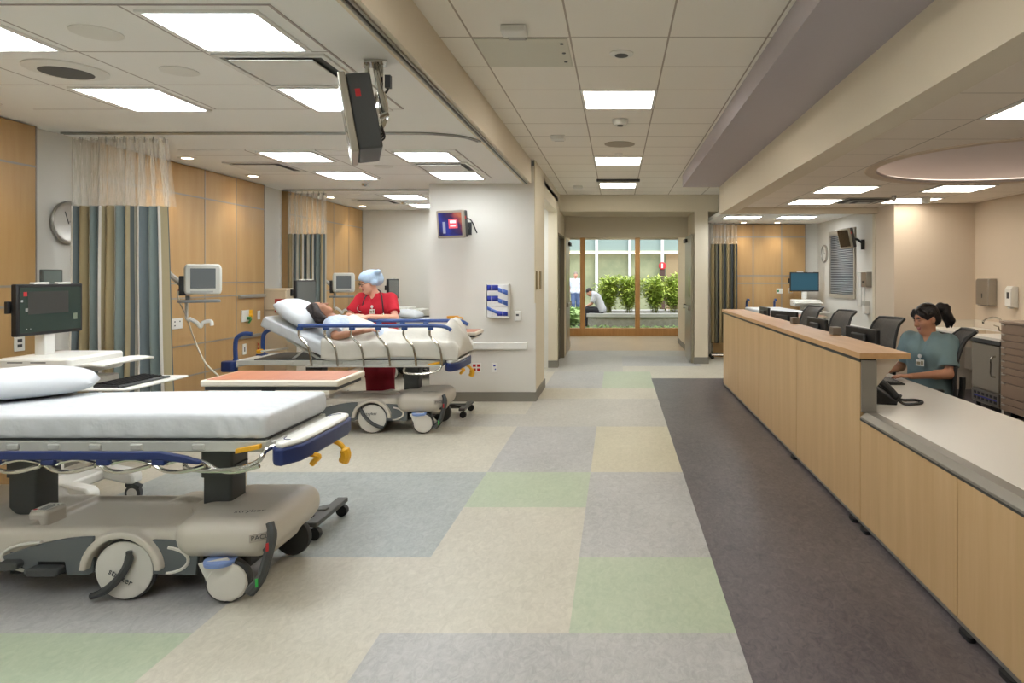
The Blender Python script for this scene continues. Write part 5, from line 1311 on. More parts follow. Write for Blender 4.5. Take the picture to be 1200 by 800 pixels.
b = MB(); b.box(.0, .022, .01, .61, .08, .225); g = b.build('grille_panel', M('grey grille panel', (120, 116, 110), .5, .3), t)
for i in range(6):
    for j in range(2): b = MB(); b.box(-.002, .002, .05 + .09 * i, .11 + .09 * i, .165 - .06 * j, .195 - .06 * j); b.build('vent', black_plastic, g)
b = MB(); b.box(-.003, .0, .05, .56, .138, .15); b.build('blue_stripe', gb, g)
for y in (.06, .56): b = MB(); b.cyl((.06, y, 0), (.06, y, .06), .025); b.build('foot', black_plastic, t)
taupe = M('taupe drawer front', (150, 128, 110), .5)
t = thing('drawer_cabinet', 'tall taupe cabinet of shallow drawers standing at the right picture edge', 'drawer cabinet', (4.36, 6.7, 0))
b = MB(); b.box(.02, .68, .0, 1.06, .08, 1.07); b.build('body', taupe, t)
b = MB(); b.box(-.01, .70, -.015, 1.075, 1.065, 1.095); b.build('top', M('taupe top', (168, 148, 132), .4), t, bev=.006)
zs = [.08, .16, .24, .40, .50, .575, .65, .725, .80, .875, .95, 1.06]
for i in range(len(zs) - 1):
    d = MB(); d.box(0, .02, .01, 1.05, zs[i] + .004, zs[i + 1] - .004); dr = d.build('drawer', taupe, t, bev=.003)
    d = MB(); d.box(-.012, .002, .96, 1.03, zs[i + 1] - .02, zs[i + 1] - .008); d.build('pull', M('drawer pull grey', (176, 168, 158), .4), dr)
for x in (.1, .6):
    for y in (.1, .95): b = MB(); b.lathe([(.025, -.015), (.04, -.012), (.04, .012), (.025, .015)], (x, y, .04), (0, 1, 0), n=16); b.build('caster', black_plastic, t)
b = MB(); b.box(.05, .14, .4, .47, 1.094, 1.098); b.build('top_tag', white_plastic, t)
t = thing('paper_towel_dispenser', 'stainless paper towel dispenser on the station wall above the sink', 'paper towel dispenser', (5.09, 9.3, 1.2))
b = MB(); b.prism([(-.12, 0), (0, 0), (0, .36), (-.1, .36), (-.12, .33)], 'y', -.16, .16); b.build('case', steel, t, bev=.006)
b = MB(); b.box(-.11, -.02, -.13, .13, -.006, .0); b.build('slot', black_plastic, t)
b = MB(); b.box(-.123, -.119, -.01, .01, .1, .16); b.build('lock', dark_grey, t)
t = thing('soap_dispenser', 'white soap dispenser with a dark window, right of the towel dispenser', 'soap dispenser', (5.09, 8.72, 1.19))
b = MB(); b.prism([(-.1, .02), (0, 0), (0, .27), (-.07, .28), (-.1, .24)], 'y', -.07, .07); b.build('case', white_plastic, t, bev=.008)
b = MB(); b.box(-.103, -.098, -.03, .02, .12, .2); b.build('window', dark_grey, t)
b = MB(); b.box(-.085, -.04, -.03, .03, -.01, .02); b.build('nozzle', frame_mat, t)
t = thing('picture_frame', 'small dark framed picture at the right picture edge above the drawer cabinet', 'picture', (5.09, 8.22, 1.26))
b = MB(); b.box(-.025, 0, -.14, .14, -.1, .16); b.build('frame', M('brown frame wood', (110, 76, 52), .5), t, bev=.004)
b = MB(); b.box(-.027, -.024, -.115, .115, -.075, .135); b.build('print', M('beige print', (196, 178, 156), .6, noise=(6, (150, 130, 112))), t)

# ------------------------------------------------------------------ the far bay
t = stretcher('white stretcher with blue push handles in the far bay beyond the desk', (2.8, 12.15, .0), lift=.08, rails='down', lettered=False); t.rotation_euler = (0, 0, -PI / 2)
t = cart('computer cart with a blue lit screen in the far bay', (3.55, 12.85, 0), -PI / 2 - .1, screen_mat('blue lit screen', (24, 48, 58), (56, 98, 114), .55), False); t.scale = (1, 1, 1.08)
b_ = overbed_table('overbed table with tan top in front of the far bay stretcher', (2.86, 10.85, 0))
tag(b_, group='overbed tables')
t = thing('wall_clock', 'white round clock with silver rim on the far bay wall left of the blinds', 'clock', (3.97, 13.0, 2.02))
b = MB(); b.lathe([(.165, 0), (.17, -.03), (.155, -.04), (.15, -.03)], (0, 0, 0), (1, 0, 0), n=32, caps=False); b.build('rim', steel, t)
b = MB(); b.lathe([(.155, -.02), (.001, -.022)], (0, 0, 0), (1, 0, 0), n=32); b.build('face', white_plastic, t)
b = MB(); b.obox((-.025, .0, .04), (.001, 0, 0), (0, .005, 0), (0, 0, .045)); b.obox((-.025, -.03, 0), (.001, 0, 0), (0, .035, 0), (0, 0, .005)); b.build('hands', black_plastic, t)
c = at(992, 279, 11.05)
t, R = wall_tv('dark television on a black wall arm beside the blinds of the far bay', c, -1.42, .22, (3.965, 10.95, 2.1), on=False, D=.09, w_=.2, h_=.165)
t = thing('wall_dispenser', 'grey metal dispenser on the far bay wall near its pale end', 'dispenser', (3.97, 10.75, 1.42))
b = MB(); b.box(-.09, 0, -.12, .12, 0, .24); b.build('case', steel, t, bev=.006)
b = MB(); b.box(-.093, -.088, -.05, .05, .06, .1); b.build('opening', dark_grey, t)
t = thing('wire_rack', 'thin empty wall frame on the far bay wall under the television', 'wall rack', (3.968, 11.0, 1.1))
b = MB(); b.tube([V(-.01, -.1, 0), V(-.01, .22, 0), V(-.01, .22, .55), V(-.01, -.1, .55)], .006, 6, closed=True); b.tube([V(-.01, .06, 0), V(-.01, .06, .55)], .005, 6); b.build('frame', frame_mat, t)
t = thing('hand_sanitizer', 'small white sanitizer dispenser with grey top below the metal dispenser', 'dispenser', (3.97, 10.78, 1.0))
b = MB(); b.box(-.08, 0, -.06, .06, 0, .2); b.build('case', white_plastic, t, bev=.01)
b = MB(); b.box(-.084, 0, -.062, .062, .13, .205); b.build('cover', frame_mat, t, bev=.008)
outlet('pair of gas fittings on the far bay wood wall beside the blue screen', (3.2, 13.437, 1.3), .12, .1, 'y', [(-.03, 0, .018, .02)], None, MATS['green fitting'], name='gas_outlet', cat='gas outlet', grp='gas outlets')
t = thing('gas_outlet', 'yellow gas fitting on the far bay wood wall beside the green one', 'gas outlet', (3.42, 13.437, 1.31))
b = MB(); b.box(-.04, .04, -.01, 0, -.05, .05); b.build('plate', white_plastic, t); b = MB(); b.cyl((0, -.01, 0), (0, -.05, 0), .03); b.build('fitting', yellow, t)
# foot of a rolling stand beside the curtain
t = thing('rolling_stand', 'dark wheeled stand base showing under the far bay curtain', 'rolling stand', (2.02, 13.25, 0))
b = MB(); b.tube([V(-.2, -.15, .08), V(.2, -.15, .08)], .018, 8); b.tube([V(-.2, .12, .08), V(.2, .12, .08)], .018, 8); b.tube([V(-.18, -.15, .08), V(-.18, .12, .08)], .018, 8); b.tube([V(-.18, -.02, .08), V(-.18, -.02, 1.2)], .016, 8); b.tube([V(.18, -.02, .08), V(.18, -.02, .35)], .014, 8); b.tube([V(-.18, -.02, .35), V(.18, -.02, .35)], .012, 8); b.tube([V(.18, -.15, .08), V(.18, .12, .08)], .018, 8); b.build('frame', chrome, t)
for x in (-.19, .19):
    for y in (-.15, .12): b = MB(); b.lathe([(.02, -.015), (.035, -.01), (.035, .01), (.02, .015)], (x, y, .035), (0, 1, 0), n=14); b.build('caster', black_plastic, t)
# ------------------------------------------------------------------ people
def nrm(v): v = np.array(v, float); return v / np.linalg.norm(v)
def basis(f, u):
    """columns: right, forward, up"""
    f = nrm(f); u = np.array(u, float); u = nrm(u - f * (u @ f)); r = np.cross(f, u)
    return np.stack([r, f, u], 1)
def head_prims(s, c, f, u, sc=1.0, ears=True, lips=1, brow=2, inf=0.0):
    B = basis(f, u); c = np.array(c, float); P = lambda r, fw, up: c + B @ (np.array([r, fw, up]) * sc)
    E = lambda p, r, **k: s.ell(P(*p), np.array(r) * sc, R=B, **k)
    E((0, -.012, .03), (.074, .092, .085), k=.02)
    E((0, .022, -.03), (.062, .066, .085), k=.03)
    E((0, .05, -.085), (.032, .034, .03), k=.03)                # chin
    for q in (-1, 1):
        E((q * .036, .055, -.022), (.026, .026, .028), k=.02)   # cheek
        E((q * .031, .088, .012), (.017, .014, .011), k=.01, op='s')   # socket
        E((q * .031, .074, .012), (.014, .013, .013), k=.004)   # lid
        E((q * .032, .083, .03), (.02, .008, .0045), k=.004, mi=brow)
        if ears: E((q * .074, -.012, -.005), (.01, .02, .03), k=.006)
    s.cap(P(0, .078, .018), P(0, .104, -.022), .0085 * sc, .0125 * sc, k=.012)   # nose
    for q in (-1, 1): E((q * .011, .095, -.025), (.008, .009, .007), k=.006)
    E((0, .083, -.052), (.023, .012, .006), k=.004, mi=lips); E((0, .081, -.061), (.019, .012, .007), k=.004, mi=lips)
    return B, P
def hand_prims(s, w, d, n, side, curl=.35, sc=1.0, mi=0, spread=.06):
    """w wrist, d pointing to the fingers, n out of the back of the hand, side: direction of the thumb"""
    d = nrm(d); n = np.array(n, float); n = nrm(n - d * (n @ d)); t = np.cross(n, d)
    if t @ np.array(side, float) < 0: t = -t
    w = np.array(w, float); R = np.stack([t, d, n], 1)
    s.box(w + d * .048 * sc, (.038 * sc, .05 * sc, .014 * sc), R=R, rad=.012 * sc, k=.015, mi=mi)
    for i, (o, L, r) in enumerate(((.030, .070, .0088), (.0105, .078, .009), (-.0095, .072, .0088), (-.028, .056, .0078))):
        p = w + (d * .092 + t * o) * sc; a = 0.0; q = nrm(d + t * (1.5 - i) * spread)
        pts = [p]
        for k, fr in enumerate((.45, .32, .23)):
            a += curl * (.8 + .25 * k); pts.append(pts[-1] + (q * math.cos(a) - n * math.sin(a)) * L * fr * sc)
        s.chain(pts, [r * sc, r * .95 * sc, r * .88 * sc, r * .75 * sc], k=.004, mi=mi)
    b = w + (d * .025 + t * .03) * sc
    s.chain([b, b + (d * .035 + t * .028 - n * .012) * sc, b + (d * .062 + t * .036 - n * .022) * sc, b + (d * .085 + t * .034 - n * .03) * sc], [.0135 * sc, .0115 * sc, .0098 * sc, .008 * sc], k=.008, mi=mi)
def torso(s, J, inf=0.0, bust=0.0, k=.05, w=.075):
    sl, sr = np.array(J['sh'][0], float), np.array(J['sh'][1], float); side = nrm(sr - sl)
    pv, ch, nb = (np.array(J[q], float) for q in ('pelvis', 'chest', 'neck'))
    for o in (-w, w):
        s.cap(pv + side * o * 1.1, pv * .45 + ch * .55 + side * o * .85, .108 + inf, .092 + inf, k=k)
        s.cap(pv * .45 + ch * .55 + side * o * .85, ch + side * o * 1.1, .092 + inf, .098 + inf, k=k)
    s.cap(sl + side * .02, sr - side * .02, .05 + inf, k=k); s.cap(ch, nb, .07 + inf, .048 + inf, k=k)
    if bust:
        f = nrm(J['front']); up = nrm(ch - pv)
        for o in (-.075, .075): s.ell(ch + side * o + f * .07 - up * .03, (.062 + inf * .6,) * 3, k=.06)
def person(name, label, J, skin, clothes, hair, group=None, h=.006, shoes=None, base=None, no_legs=False, brow=None):
    base = base or J['ankle'][0]
    t = thing(name, label, 'person', (base[0], base[1], base[2] if len(base) > 2 else 0), group=group)
    org = tuple(t.location)
    s = Sdf(); torso(s, J)
    c = np.array(J['head'], float); nb = np.array(J['neck'], float)
    B, P = head_prims(s, c, J['face'], J['up'], J.get('hs', 1.0))
    s.cap(nb, P(0, -.02, -.06), .05 * J.get('ns', 1), .046 * J.get('ns', 1), k=.02)
    for i in (0, 1):
        s.chain([J['sh'][i], J['el'][i], J['wr'][i]], [.044, .036, .024], k=.02)
        mid = np.array(J['el'][i], float) * .65 + np.array(J['wr'][i], float) * .35
        s.cap(J['el'][i], mid, .037, .036, k=.02)
        if J.get('hand'):
            d, n, sd, cu = J['hand'][i]; hand_prims(s, J['wr'][i], d, n, sd, cu, J.get('hands', .92))
        if not no_legs: s.chain([J['hip'][i], J['knee'][i], J['ankle'][i]], [.085, .056, .038], k=.03); s.cap(J['ankle'][i], J['toe'][i], .038, .03, k=.02)
    lips = M('lips ' + name + skin.name, tuple(int(x) for x in skin['lips']), .5)
    s.build('body', [skin, lips, brow or hair], t, h=h, origin=org)
    for nm, mat, fn in clothes:
        q = Sdf(); fn(q); q.build(nm, mat, t, h=h, origin=org)
    for qq in (-1, 1):
        b = MB(); p = P(qq * .031, .0845, .0105); sc = J.get('hs', 1)
        b.ell(Vector(p) - Vector(org), .0085 * sc, .005 * sc, .003 * sc, 8, 6, R=Matrix(B.tolist())); b.build('eye', M('dark eye', (44, 32, 28), .3), t)
    return t, B, P, org
def skinmat(name, c, lips):
    m = M(name, c, .5); m['lips'] = lips
    m.node_tree.nodes['Principled BSDF'].inputs['Subsurface Weight'].default_value = .05
    return m
def mixp(a, b, f): return np.array(a, float) * (1 - f) + np.array(b, float) * f
def sleeve(q, J, i, f, r0, r1):
    a = np.array(J['sh'][i], float); q.capcut(a, mixp(a, J['el'][i], f), r0, r1, k=.035)

# ---- nurse in red at the bedside
skin_a = skinmat('fair skin', (222, 168, 142), (186, 96, 92))
red_scrub = M('red scrub cotton', (186, 22, 42), .85, bump=(14, .25))
crimson = M('crimson scrub cotton', (134, 14, 34), .85, bump=(12, .25))
J = dict(pelvis=(-2.75, 7.93, .95), chest=(-2.765, 7.88, 1.24), neck=(-2.785, 7.85, 1.385), head=(-2.835, 7.80, 1.515), face=(-.80, -.55, -.30), up=(-.12, -.1, 1), front=(-.3, -.95, 0), hs=1.0,
         sh=[(-2.94, 7.84, 1.335), (-2.61, 7.90, 1.335)], el=[(-3.05, 7.74, 1.13), (-2.515, 7.74, 1.12)], wr=[(-2.90, 7.56, 1.155), (-2.74, 7.55, 1.15)],
         hip=[(-2.85, 7.95, .9), (-2.66, 7.96, .9)], knee=[(-2.83, 7.92, .5), (-2.68, 7.94, .5)], ankle=[(-2.83, 7.97, .085), (-2.68, 7.99, .085)], toe=[(-2.86, 7.83, .04), (-2.66, 7.84, .04)],
         hand=[((.85, -.25, -.12), (-.2, -.4, .9), (0, .9, .4), .45), ((-.9, -.1, -.12), (.0, -.3, .95), (0, .9, .4), .4)])
def red_top(q):
    torso(q, J, .016, bust=1)
    for i in (0, 1): sleeve(q, J, i, .72, .066, .068)
    q.cap((-2.75, 7.93, .95), (-2.75, 7.93, .84), .14, .15, k=.05)
    q.half((0, 0, .80), (0, 0, -1))
    q.cap((-2.80, 7.80, 1.44), (-2.80, 7.74, 1.27), .052, .012, k=.005, op='s'); q.cap((-2.785, 7.85, 1.40), (-2.785, 7.85, 1.55), .06, .08, k=.005, op='s')
def red_pants(q):
    q.cap((-2.83, 7.95, .88), (-2.67, 7.95, .88), .12, k=.04)
    for i in (0, 1): q.chain([J['hip'][i], J['knee'][i], J['ankle'][i]], [.105, .088, .082], k=.05)
    q.half((0, 0, .07), (0, 0, -1)); q.half((0, 0, .9), (0, 0, 1))
brown_hair = M('light brown hair', (110, 76, 52), .6)
t, B, P, org = person('person', 'woman in red scrubs and pale blue hair cap leaning on the bed rail', J, skin_a, [('scrub_top', red_scrub, red_top), ('scrub_trousers', crimson, red_pants)], brown_hair)
q = Sdf(); cb = P(0, -.04, .06)
q.ell(P(0, -.035, .062), (.098, .112, .085), R=B, k=.03); q.ell(P(0, -.105, .02), (.085, .07, .08), R=B, k=.05); q.ell(P(0, .03, .075), (.082, .06, .05), R=B, k=.04)
for k in range(9): q.ell(P(.09 * math.cos(k * .7), -.05 + .07 * math.sin(k * 1.3), .05 + .06 * math.sin(k * 2.1)), (.035, .035, .03), R=B, k=.03)
q.half(P(0, .07, .045), B @ np.array([0, .75, -.66]))
q.build('hair_cap', M('pale blue cap fabric', (176, 198, 220), .9, bump=(30, .4)), t, h=.005, origin=org)
def glasses(t, P, org, mat):
    b = MB(); L = lambda *a: Vector(P(*a)) - Vector(org)
    for s_ in (-1, 1):
        b.tube([L(s_ * .034 + .023 * math.cos(a), .1 - .006 * abs(math.cos(a)), .008 + .016 * math.sin(a)) for a in [2 * PI * i / 14 for i in range(14)]], .0026, 5, closed=True)
        b.tube([L(s_ * .057, .094, .012), L(s_ * .074, .05, .014), L(s_ * .076, -.01, .012)], .0024, 5)
    b.tube([L(-.012, .1, .012), L(.012, .1, .012)], .0025, 5); b.build('glasses', mat, t)
glasses(t, P, org, black_plastic)
for i, (x, y) in enumerate(((-2.85, 7.9), (-2.67, 7.91))):
    b = MB(); b.prism(rrect(-.045, .045, -.13, .1, .04), 'z', 0, .075); b.xf(Matrix.Translation(V(x, y, 0) - Vector(org))); b.build('shoe', white_plastic, t, bev=.02, seg=3)
st = thing('stethoscope', 'dark stethoscope hanging round the neck of the nurse in red', 'stethoscope', (-2.785, 7.75, 1.2)); o_ = Vector(st.location)
b = MB(); b.tube(smooth_path([V(-2.885, 7.745, 1.19) - o_, V(-2.885, 7.75, 1.27) - o_, V(-2.865, 7.775, 1.36) - o_, V(-2.82, 7.87, 1.43) - o_, V(-2.745, 7.89, 1.43) - o_, V(-2.69, 7.8, 1.375) - o_, V(-2.665, 7.765, 1.27) - o_, V(-2.655, 7.765, 1.16) - o_], 6), .0075, 8); b.build('tube', M('dark maroon rubber', (52, 34, 40), .4), st)
b = MB(); b.tube(smooth_path([V(-2.885, 7.745, 1.19) - o_, V(-2.93, 7.74, 1.2) - o_, V(-2.945, 7.745, 1.235) - o_, V(-2.93, 7.75, 1.27) - o_], 5), .005, 6); b.tube(smooth_path([V(-2.885, 7.745, 1.19) - o_, V(-2.87, 7.74, 1.22) - o_, V(-2.865, 7.745, 1.27) - o_], 5), .005, 6); b.build('ear_tube', chrome, st)
b = MB(); b.lathe([(.022, 0), (.024, .008), (.012, .016), (.001, .018)], V(-2.655, 7.765, 1.15) - o_, (0, -1, 0), n=16); b.build('chest_piece', chrome, st)
def badge(label, c, right, up, cat='badge', reel=True):
    bt = thing('id_badge', label, cat, c); r, u = nrm(right), nrm(up); n = np.cross(r, u)
    b = MB(); b.obox((0, 0, 0), Vector(r * .036), Vector(n * .002), Vector(u * .026)); b.build('card', white_plastic, bt)
    b = MB(); b.obox(Vector(r * -.012 + n * .0025 + u * -.004), Vector(r * .016), Vector(n * .0006), Vector(u * .012)); b.obox(Vector(r * .02 + n * .0025), Vector(r * .01), Vector(n * .0006), Vector(u * .015)); b.build('print', M('badge print', (150, 140, 110), .5), bt)
    if reel: b = MB(); b.lathe([(.016, -.003), (.017, .003), (.001, .005)], Vector(u * .055 + n * .003), Vector(n), n=16); b.tube([Vector(u * .055), Vector(u * .024)], .003, 5); b.build('reel', white_metal, bt)
badge('white identity badge clipped to the red scrub top', (-2.775, 7.735, 1.195), (.95, -.3, 0), (0, .05, 1))

# ---- patient in the middle stretcher
skin_b = skinmat('brown skin', (164, 114, 86), (130, 74, 66))
dark_hair = M('black brown hair', (40, 29, 26), .5, bump=(60, .4))
gown = M('pale blue gown', (198, 208, 220), .85, noise=(40, (176, 190, 212)))
J = dict(pelvis=(-2.50, 7.22, .925), chest=(-2.86, 7.22, 1.05), neck=(-3.0, 7.22, 1.145), head=(-3.14, 7.21, 1.225), face=(.50, .18, .85), up=(-.86, 0, .5), front=(.3, 0, 1), hs=1.02,
         sh=[(-2.955, 7.05, 1.095), (-2.955, 7.39, 1.095)], el=[(-2.86, 6.935, .985), (-2.78, 7.42, .95)], wr=[(-2.585, 6.965, 1.035), (-2.55, 7.38, .95)],
         hip=[(-2.5, 7.13, .91), (-2.5, 7.31, .91)], knee=[(-2.08, 7.13, .94), (-2.08, 7.31, .94)], ankle=[(-1.80, 7.14, .95), (-1.80, 7.30, .95)], toe=[(-1.745, 7.14, 1.02), (-1.745, 7.30, 1.02)],
         hand=[((.97, .1, .12), (0, -.25, 1), (0, 1, .1), .25), ((.95, -.25, .05), (0, .2, 1), (0, -1, .2), .3)])
def gown_f(q):
    torso(q, J, .02)
    for i in (0, 1): sleeve(q, J, i, .75, .075, .08)
    q.ell((-3.0, 7.22, 1.2), (.06, .06, .06), k=.01, op='s')
t, B, P, org = person('person', 'patient with dark hair lying on the stretcher in a pale blue gown under a blanket', J, skin_b, [('gown', gown, gown_f)], dark_hair, base=(-2.6, 7.22, .88))
q = Sdf(); q.ell(P(0, -.03, .04), (.088, .098, .094), R=B, k=.02)
for s_ in (-1, 1): q.chain([P(s_ * .065, .02, .06), P(s_ * .085, -.02, -.02), P(s_ * .085, -.03, -.11)], [.035, .036, .026], k=.03)
q.ell(P(0, -.07, -.05), (.09, .05, .09), R=B, k=.04)
for k in range(10): q.chain([P(.07 * math.cos(k), -.05 + .03 * math.sin(k * 2), .07 - .01 * k), P(.085 * math.cos(k), -.07, -.02 - .012 * k), P(.09 * math.cos(k * 1.3), -.08, -.09 - .008 * k)], [.02, .02, .008], k=.012)
q.ell(P(0, .1, -.045), (.066, .08, .11), R=B, k=.01, op='s')
q.build('hair', dark_hair, t, h=.005, origin=org)
# blanket over the patient
rnd = random.Random(5)
def blanket_h(x, y):
    """height of the cover above the floor; x along the bed, y across (0 centre)"""
    base = .93
    leg = lambda yc, w: math.exp(-((y - yc) / w) ** 2)
    f = min(max((x + 2.95) / .35, 0), 1)
    q = min(max((x + 2.95) / .62, 0), 1); g = min(max((x + 2.96) / .14, 0), 1)
    body = (.262 - .175 * q * q * (3 - 2 * q)) * (.55 + .45 * g) * math.exp(-(y / .215) ** 4)
    legs = (.085 + .03 * math.sin(max(0, x + 2.5) * 2.8)) * max(leg(-.09, .1), leg(.09, .1)) * (1 if x > -2.5 else 0.4)
    feet = .12 * math.exp(-((x + 1.70) / .09) ** 2) * max(leg(-.09, .09), leg(.09, .09)) 
    w = .006 * math.sin(x * 31 + y * 12) + .007 * math.sin(x * 13 - y * 23 + 1) + .004 * math.sin(y * 47 + x * 5)
    return base + max(body, legs) + feet + w
P_ = []
nx, ny = 70, 52
for i in range(nx + 1):
    x = -2.98 + (1.345) * i / nx; row = []
    for j in range(ny + 1):
        v = -1 + 2 * j / ny; a = abs(v); sg = 1 if v > 0 else -1
        if a < .72: y = sg * a / .72 * .335; z = blanket_h(x, y)
        else:
            k = (a - .72) / .28; y = sg * (.335 + .015 * min(1, k * 4) + .004 * math.sin(x * 26 + 2 * k) * k); z0 = blanket_h(x, sg * .335); z = z0 + (.765 + .02 * math.sin(x * 5) - z0) * k - .0 
        if i > nx - 5 and a < .72: z -= .012 * (i - nx + 5)
        up = max(0, (-2.86 - x)) * .25 * (1 if a < .8 else .4)
        row.append(V(x + 2.3, y, z + up - .9))
    P_.append(row)
last = P_[-1]
for k in range(1, 7): P_.append([V(p.x + .035 * min(1, k / 2) + .003 * math.sin(j * .35), p.y, p.z + (min(-.12, p.z) - p.z) * k / 6) for j, p in enumerate(last)])
b = MB(); b.grid(P_)
o = b.build('blanket', blanket_mat, None, (-2.3, 7.22, .9), solid=.012, smooth=180, rec=False); tag(o, 'off white blanket covering the patient from chest to feet', 'blanket')

# ---- seated nurse at the desk
skin_c = skinmat('olive skin', (196, 140, 108), (168, 92, 82))
black_hair = M('black hair', (28, 21, 20), .4, bump=(70, .4))
teal = M('grey green scrub cotton', (120, 142, 144), .85, bump=(12, .3))
YN = 5.8
J = dict(pelvis=(2.66, YN, .60), chest=(2.655, YN, .955), neck=(2.645, YN - .02, 1.11), head=(2.615, YN - .02, 1.232), face=(-.95, -.22, -.26), up=(-.22, 0, 1), front=(-.84, -.54, .1), hs=1.04,
         sh=[(2.755, YN - .15, 1.045), (2.555, YN + .165, 1.045)], el=[(2.715, YN - .225, .80), (2.50, YN + .22, .80)], wr=[(2.42, YN - .17, .772), (2.36, YN + .09, .785)],
         hip=[(2.68, YN - .09, .55), (2.68, YN + .09, .55)], knee=[(2.25, YN - .1, .57), (2.25, YN + .1, .57)], ankle=[(2.3, YN - .1, .09), (2.3, YN + .1, .09)], toe=[(2.14, YN - .11, .04), (2.14, YN + .11, .04)],
         hand=[((-.97, .1, .04), (.1, 0, 1), (0, 1, 0), .28), ((-.97, -.12, .05), (.1, 0, 1), (0, -1, 0), .3)])
def teal_top(q):
    torso(q, J, .018, bust=1)
    for i in (0, 1): sleeve(q, J, i, .78, .072, .078)
    q.cap((2.66, YN, .6), (2.67, YN, .55), .15, .15, k=.05)
    q.half((0, 0, .52), (0, 0, -1))
    fd = nrm((-.84, -.54, 0)); n0 = np.array(J['neck']); c0 = np.array(J['chest'])
    q.cap(n0 + fd * .075 + [0, 0, .03], c0 + fd * .135 + [0, 0, .0], .058, .016, k=.005, op='s'); q.cap(n0, n0 + [0, 0, .15], .058, .08, k=.005, op='s')
def teal_pants(q):
    q.cap((2.68, YN - .09, .56), (2.68, YN + .09, .56), .11, k=.04)
    for i in (0, 1): q.chain([J['hip'][i], J['knee'][i], J['ankle'][i]], [.095, .075, .065], k=.04)
    q.half((0, 0, .08), (0, 0, -1))
t, B, P, org = person('person', 'woman with a black ponytail in grey green scrubs typing at the desk', J, skin_c, [('scrub_top', teal, teal_top), ('scrub_trousers', teal, teal_pants)], black_hair, h=.0055)
q = Sdf(); q.ell(P(0, -.022, .045), (.088, .1, .09), R=B, k=.02); q.ell(P(0, -.07, -.01), (.078, .055, .07), R=B, k=.03)
for s_ in (-1, 1): q.chain([P(s_ * .02, .068, .088), P(s_ * .058, .062, .055), P(s_ * .076, .03, .005)], [.02, .018, .01], k=.02)
q.ell(P(0, .095, -.03), (.07, .062, .085), R=B, k=.008, op='s')
for s_ in (-1, 1): q.ell(P(s_ * .085, .02, -.04), (.03, .045, .05), R=B, k=.008, op='s')
q.build('hair', black_hair, t, h=.005, origin=org)
q = Sdf(); q.chain([P(0, -.105, .05), P(0, -.16, .06), P(0, -.195, .03), P(0, -.2, -.04), P(0, -.175, -.11)], [.022, .034, .04, .042, .014], k=.02)
for s_ in (-1, 1): q.chain([P(s_ * .01, -.15, .06), P(s_ * .02, -.205, .06), P(s_ * .025, -.235, .035)], [.02, .014, .004], k=.01); q.chain([P(s_ * .02, -.18, .0), P(s_ * .03, -.21, -.07), P(s_ * .015, -.2, -.125)], [.03, .025, .006], k=.015)
o = q.build('ponytail', black_hair, t, h=.005, origin=org)
b = MB(); b.tube([Vector(P(.025 * math.cos(a), -.112, .052 + .025 * math.sin(a))) - Vector(org) for a in [2 * PI * i / 12 for i in range(12)]], .007, 6, closed=True); b.build('hair_tie', M('hair tie', (60, 40, 60), .6), t)
for i in (0, 1):
    b = MB(); b.prism(rrect(-.15, .09, -.045, .045, .04), 'z', 0, .08); b.xf(Matrix.Translation(V(2.3, YN + (-.1, .1)[i], 0) - Vector(org))); b.build('shoe', dark_grey, t, bev=.02, seg=3)
badge('identity badge hanging on a clip from the grey green scrub top', (2.528, YN - .105, .875), (.54, -.84, 0), (0, 0, 1))

# ---- people outside
skin_d = skinmat('ruddy skin', (206, 152, 128), (176, 104, 96))
shirt = M('pale check shirt', (214, 218, 224), .8, noise=(26, (170, 184, 204)))
jeans = M('blue jeans', (74, 92, 128), .85)
mx, my = -1.64, 27.0
J = dict(pelvis=(mx, my, .98), chest=(mx, my, 1.32), neck=(mx, my, 1.48), head=(mx + .01, my - .02, 1.63), face=(.15, -1, -.05), up=(0, 0, 1), front=(0, -1, 0),
         sh=[(mx - .2, my, 1.42), (mx + .2, my, 1.42)], el=[(mx - .25, my + .02, 1.14), (mx + .25, my + .04, 1.14)], wr=[(mx - .24, my - .06, .9), (mx + .22, my - .02, .9)],
         hip=[(mx - .09, my, .92), (mx + .09, my, .92)], knee=[(mx - .09, my - .08, .5), (mx + .09, my + .04, .5)], ankle=[(mx - .09, my, .09), (mx + .09, my + .16, .1)], toe=[(mx - .1, my - .14, .04), (mx + .1, my + .04, .04)],
         hand=[((0, -.1, -1), (-1, 0, 0), (0, -1, 0), .3), ((0, -.1, -1), (1, 0, 0), (0, -1, 0), .3)])
def sh1(q):
    torso(q, J, .022, w=.085)
    for i in (0, 1): sleeve(q, J, i, .8, .075, .075)
    q.half((0, 0, .88), (0, 0, -1)); q.cap((mx, my - .02, 1.5), (mx, my - .03, 1.6), .055, .07, k=.005, op='s')
def pn1(q):
    for i in (0, 1): q.chain([J['hip'][i], J['knee'][i], J['ankle'][i]], [.105, .08, .07], k=.04)
    q.cap(J['hip'][0], J['hip'][1], .1, k=.04); q.half((0, 0, .08), (0, 0, -1))
grey_hair = M('grey brown hair', (132, 120, 110), .6)
t, B, P, org = person('person', 'man in a pale checked shirt and jeans walking in the courtyard outside', J, skin_d, [('shirt', shirt, sh1), ('jeans', jeans, pn1)], grey_hair, h=.012)
q = Sdf(); q.ell(P(0, -.02, .045), (.08, .1, .085), R=B, k=.02); q.ell(P(0, .1, -.03), (.07, .07, .085), R=B, k=.01, op='s'); q.build('hair', grey_hair, t, h=.01, origin=org)
mx, my = -.58, 20.75
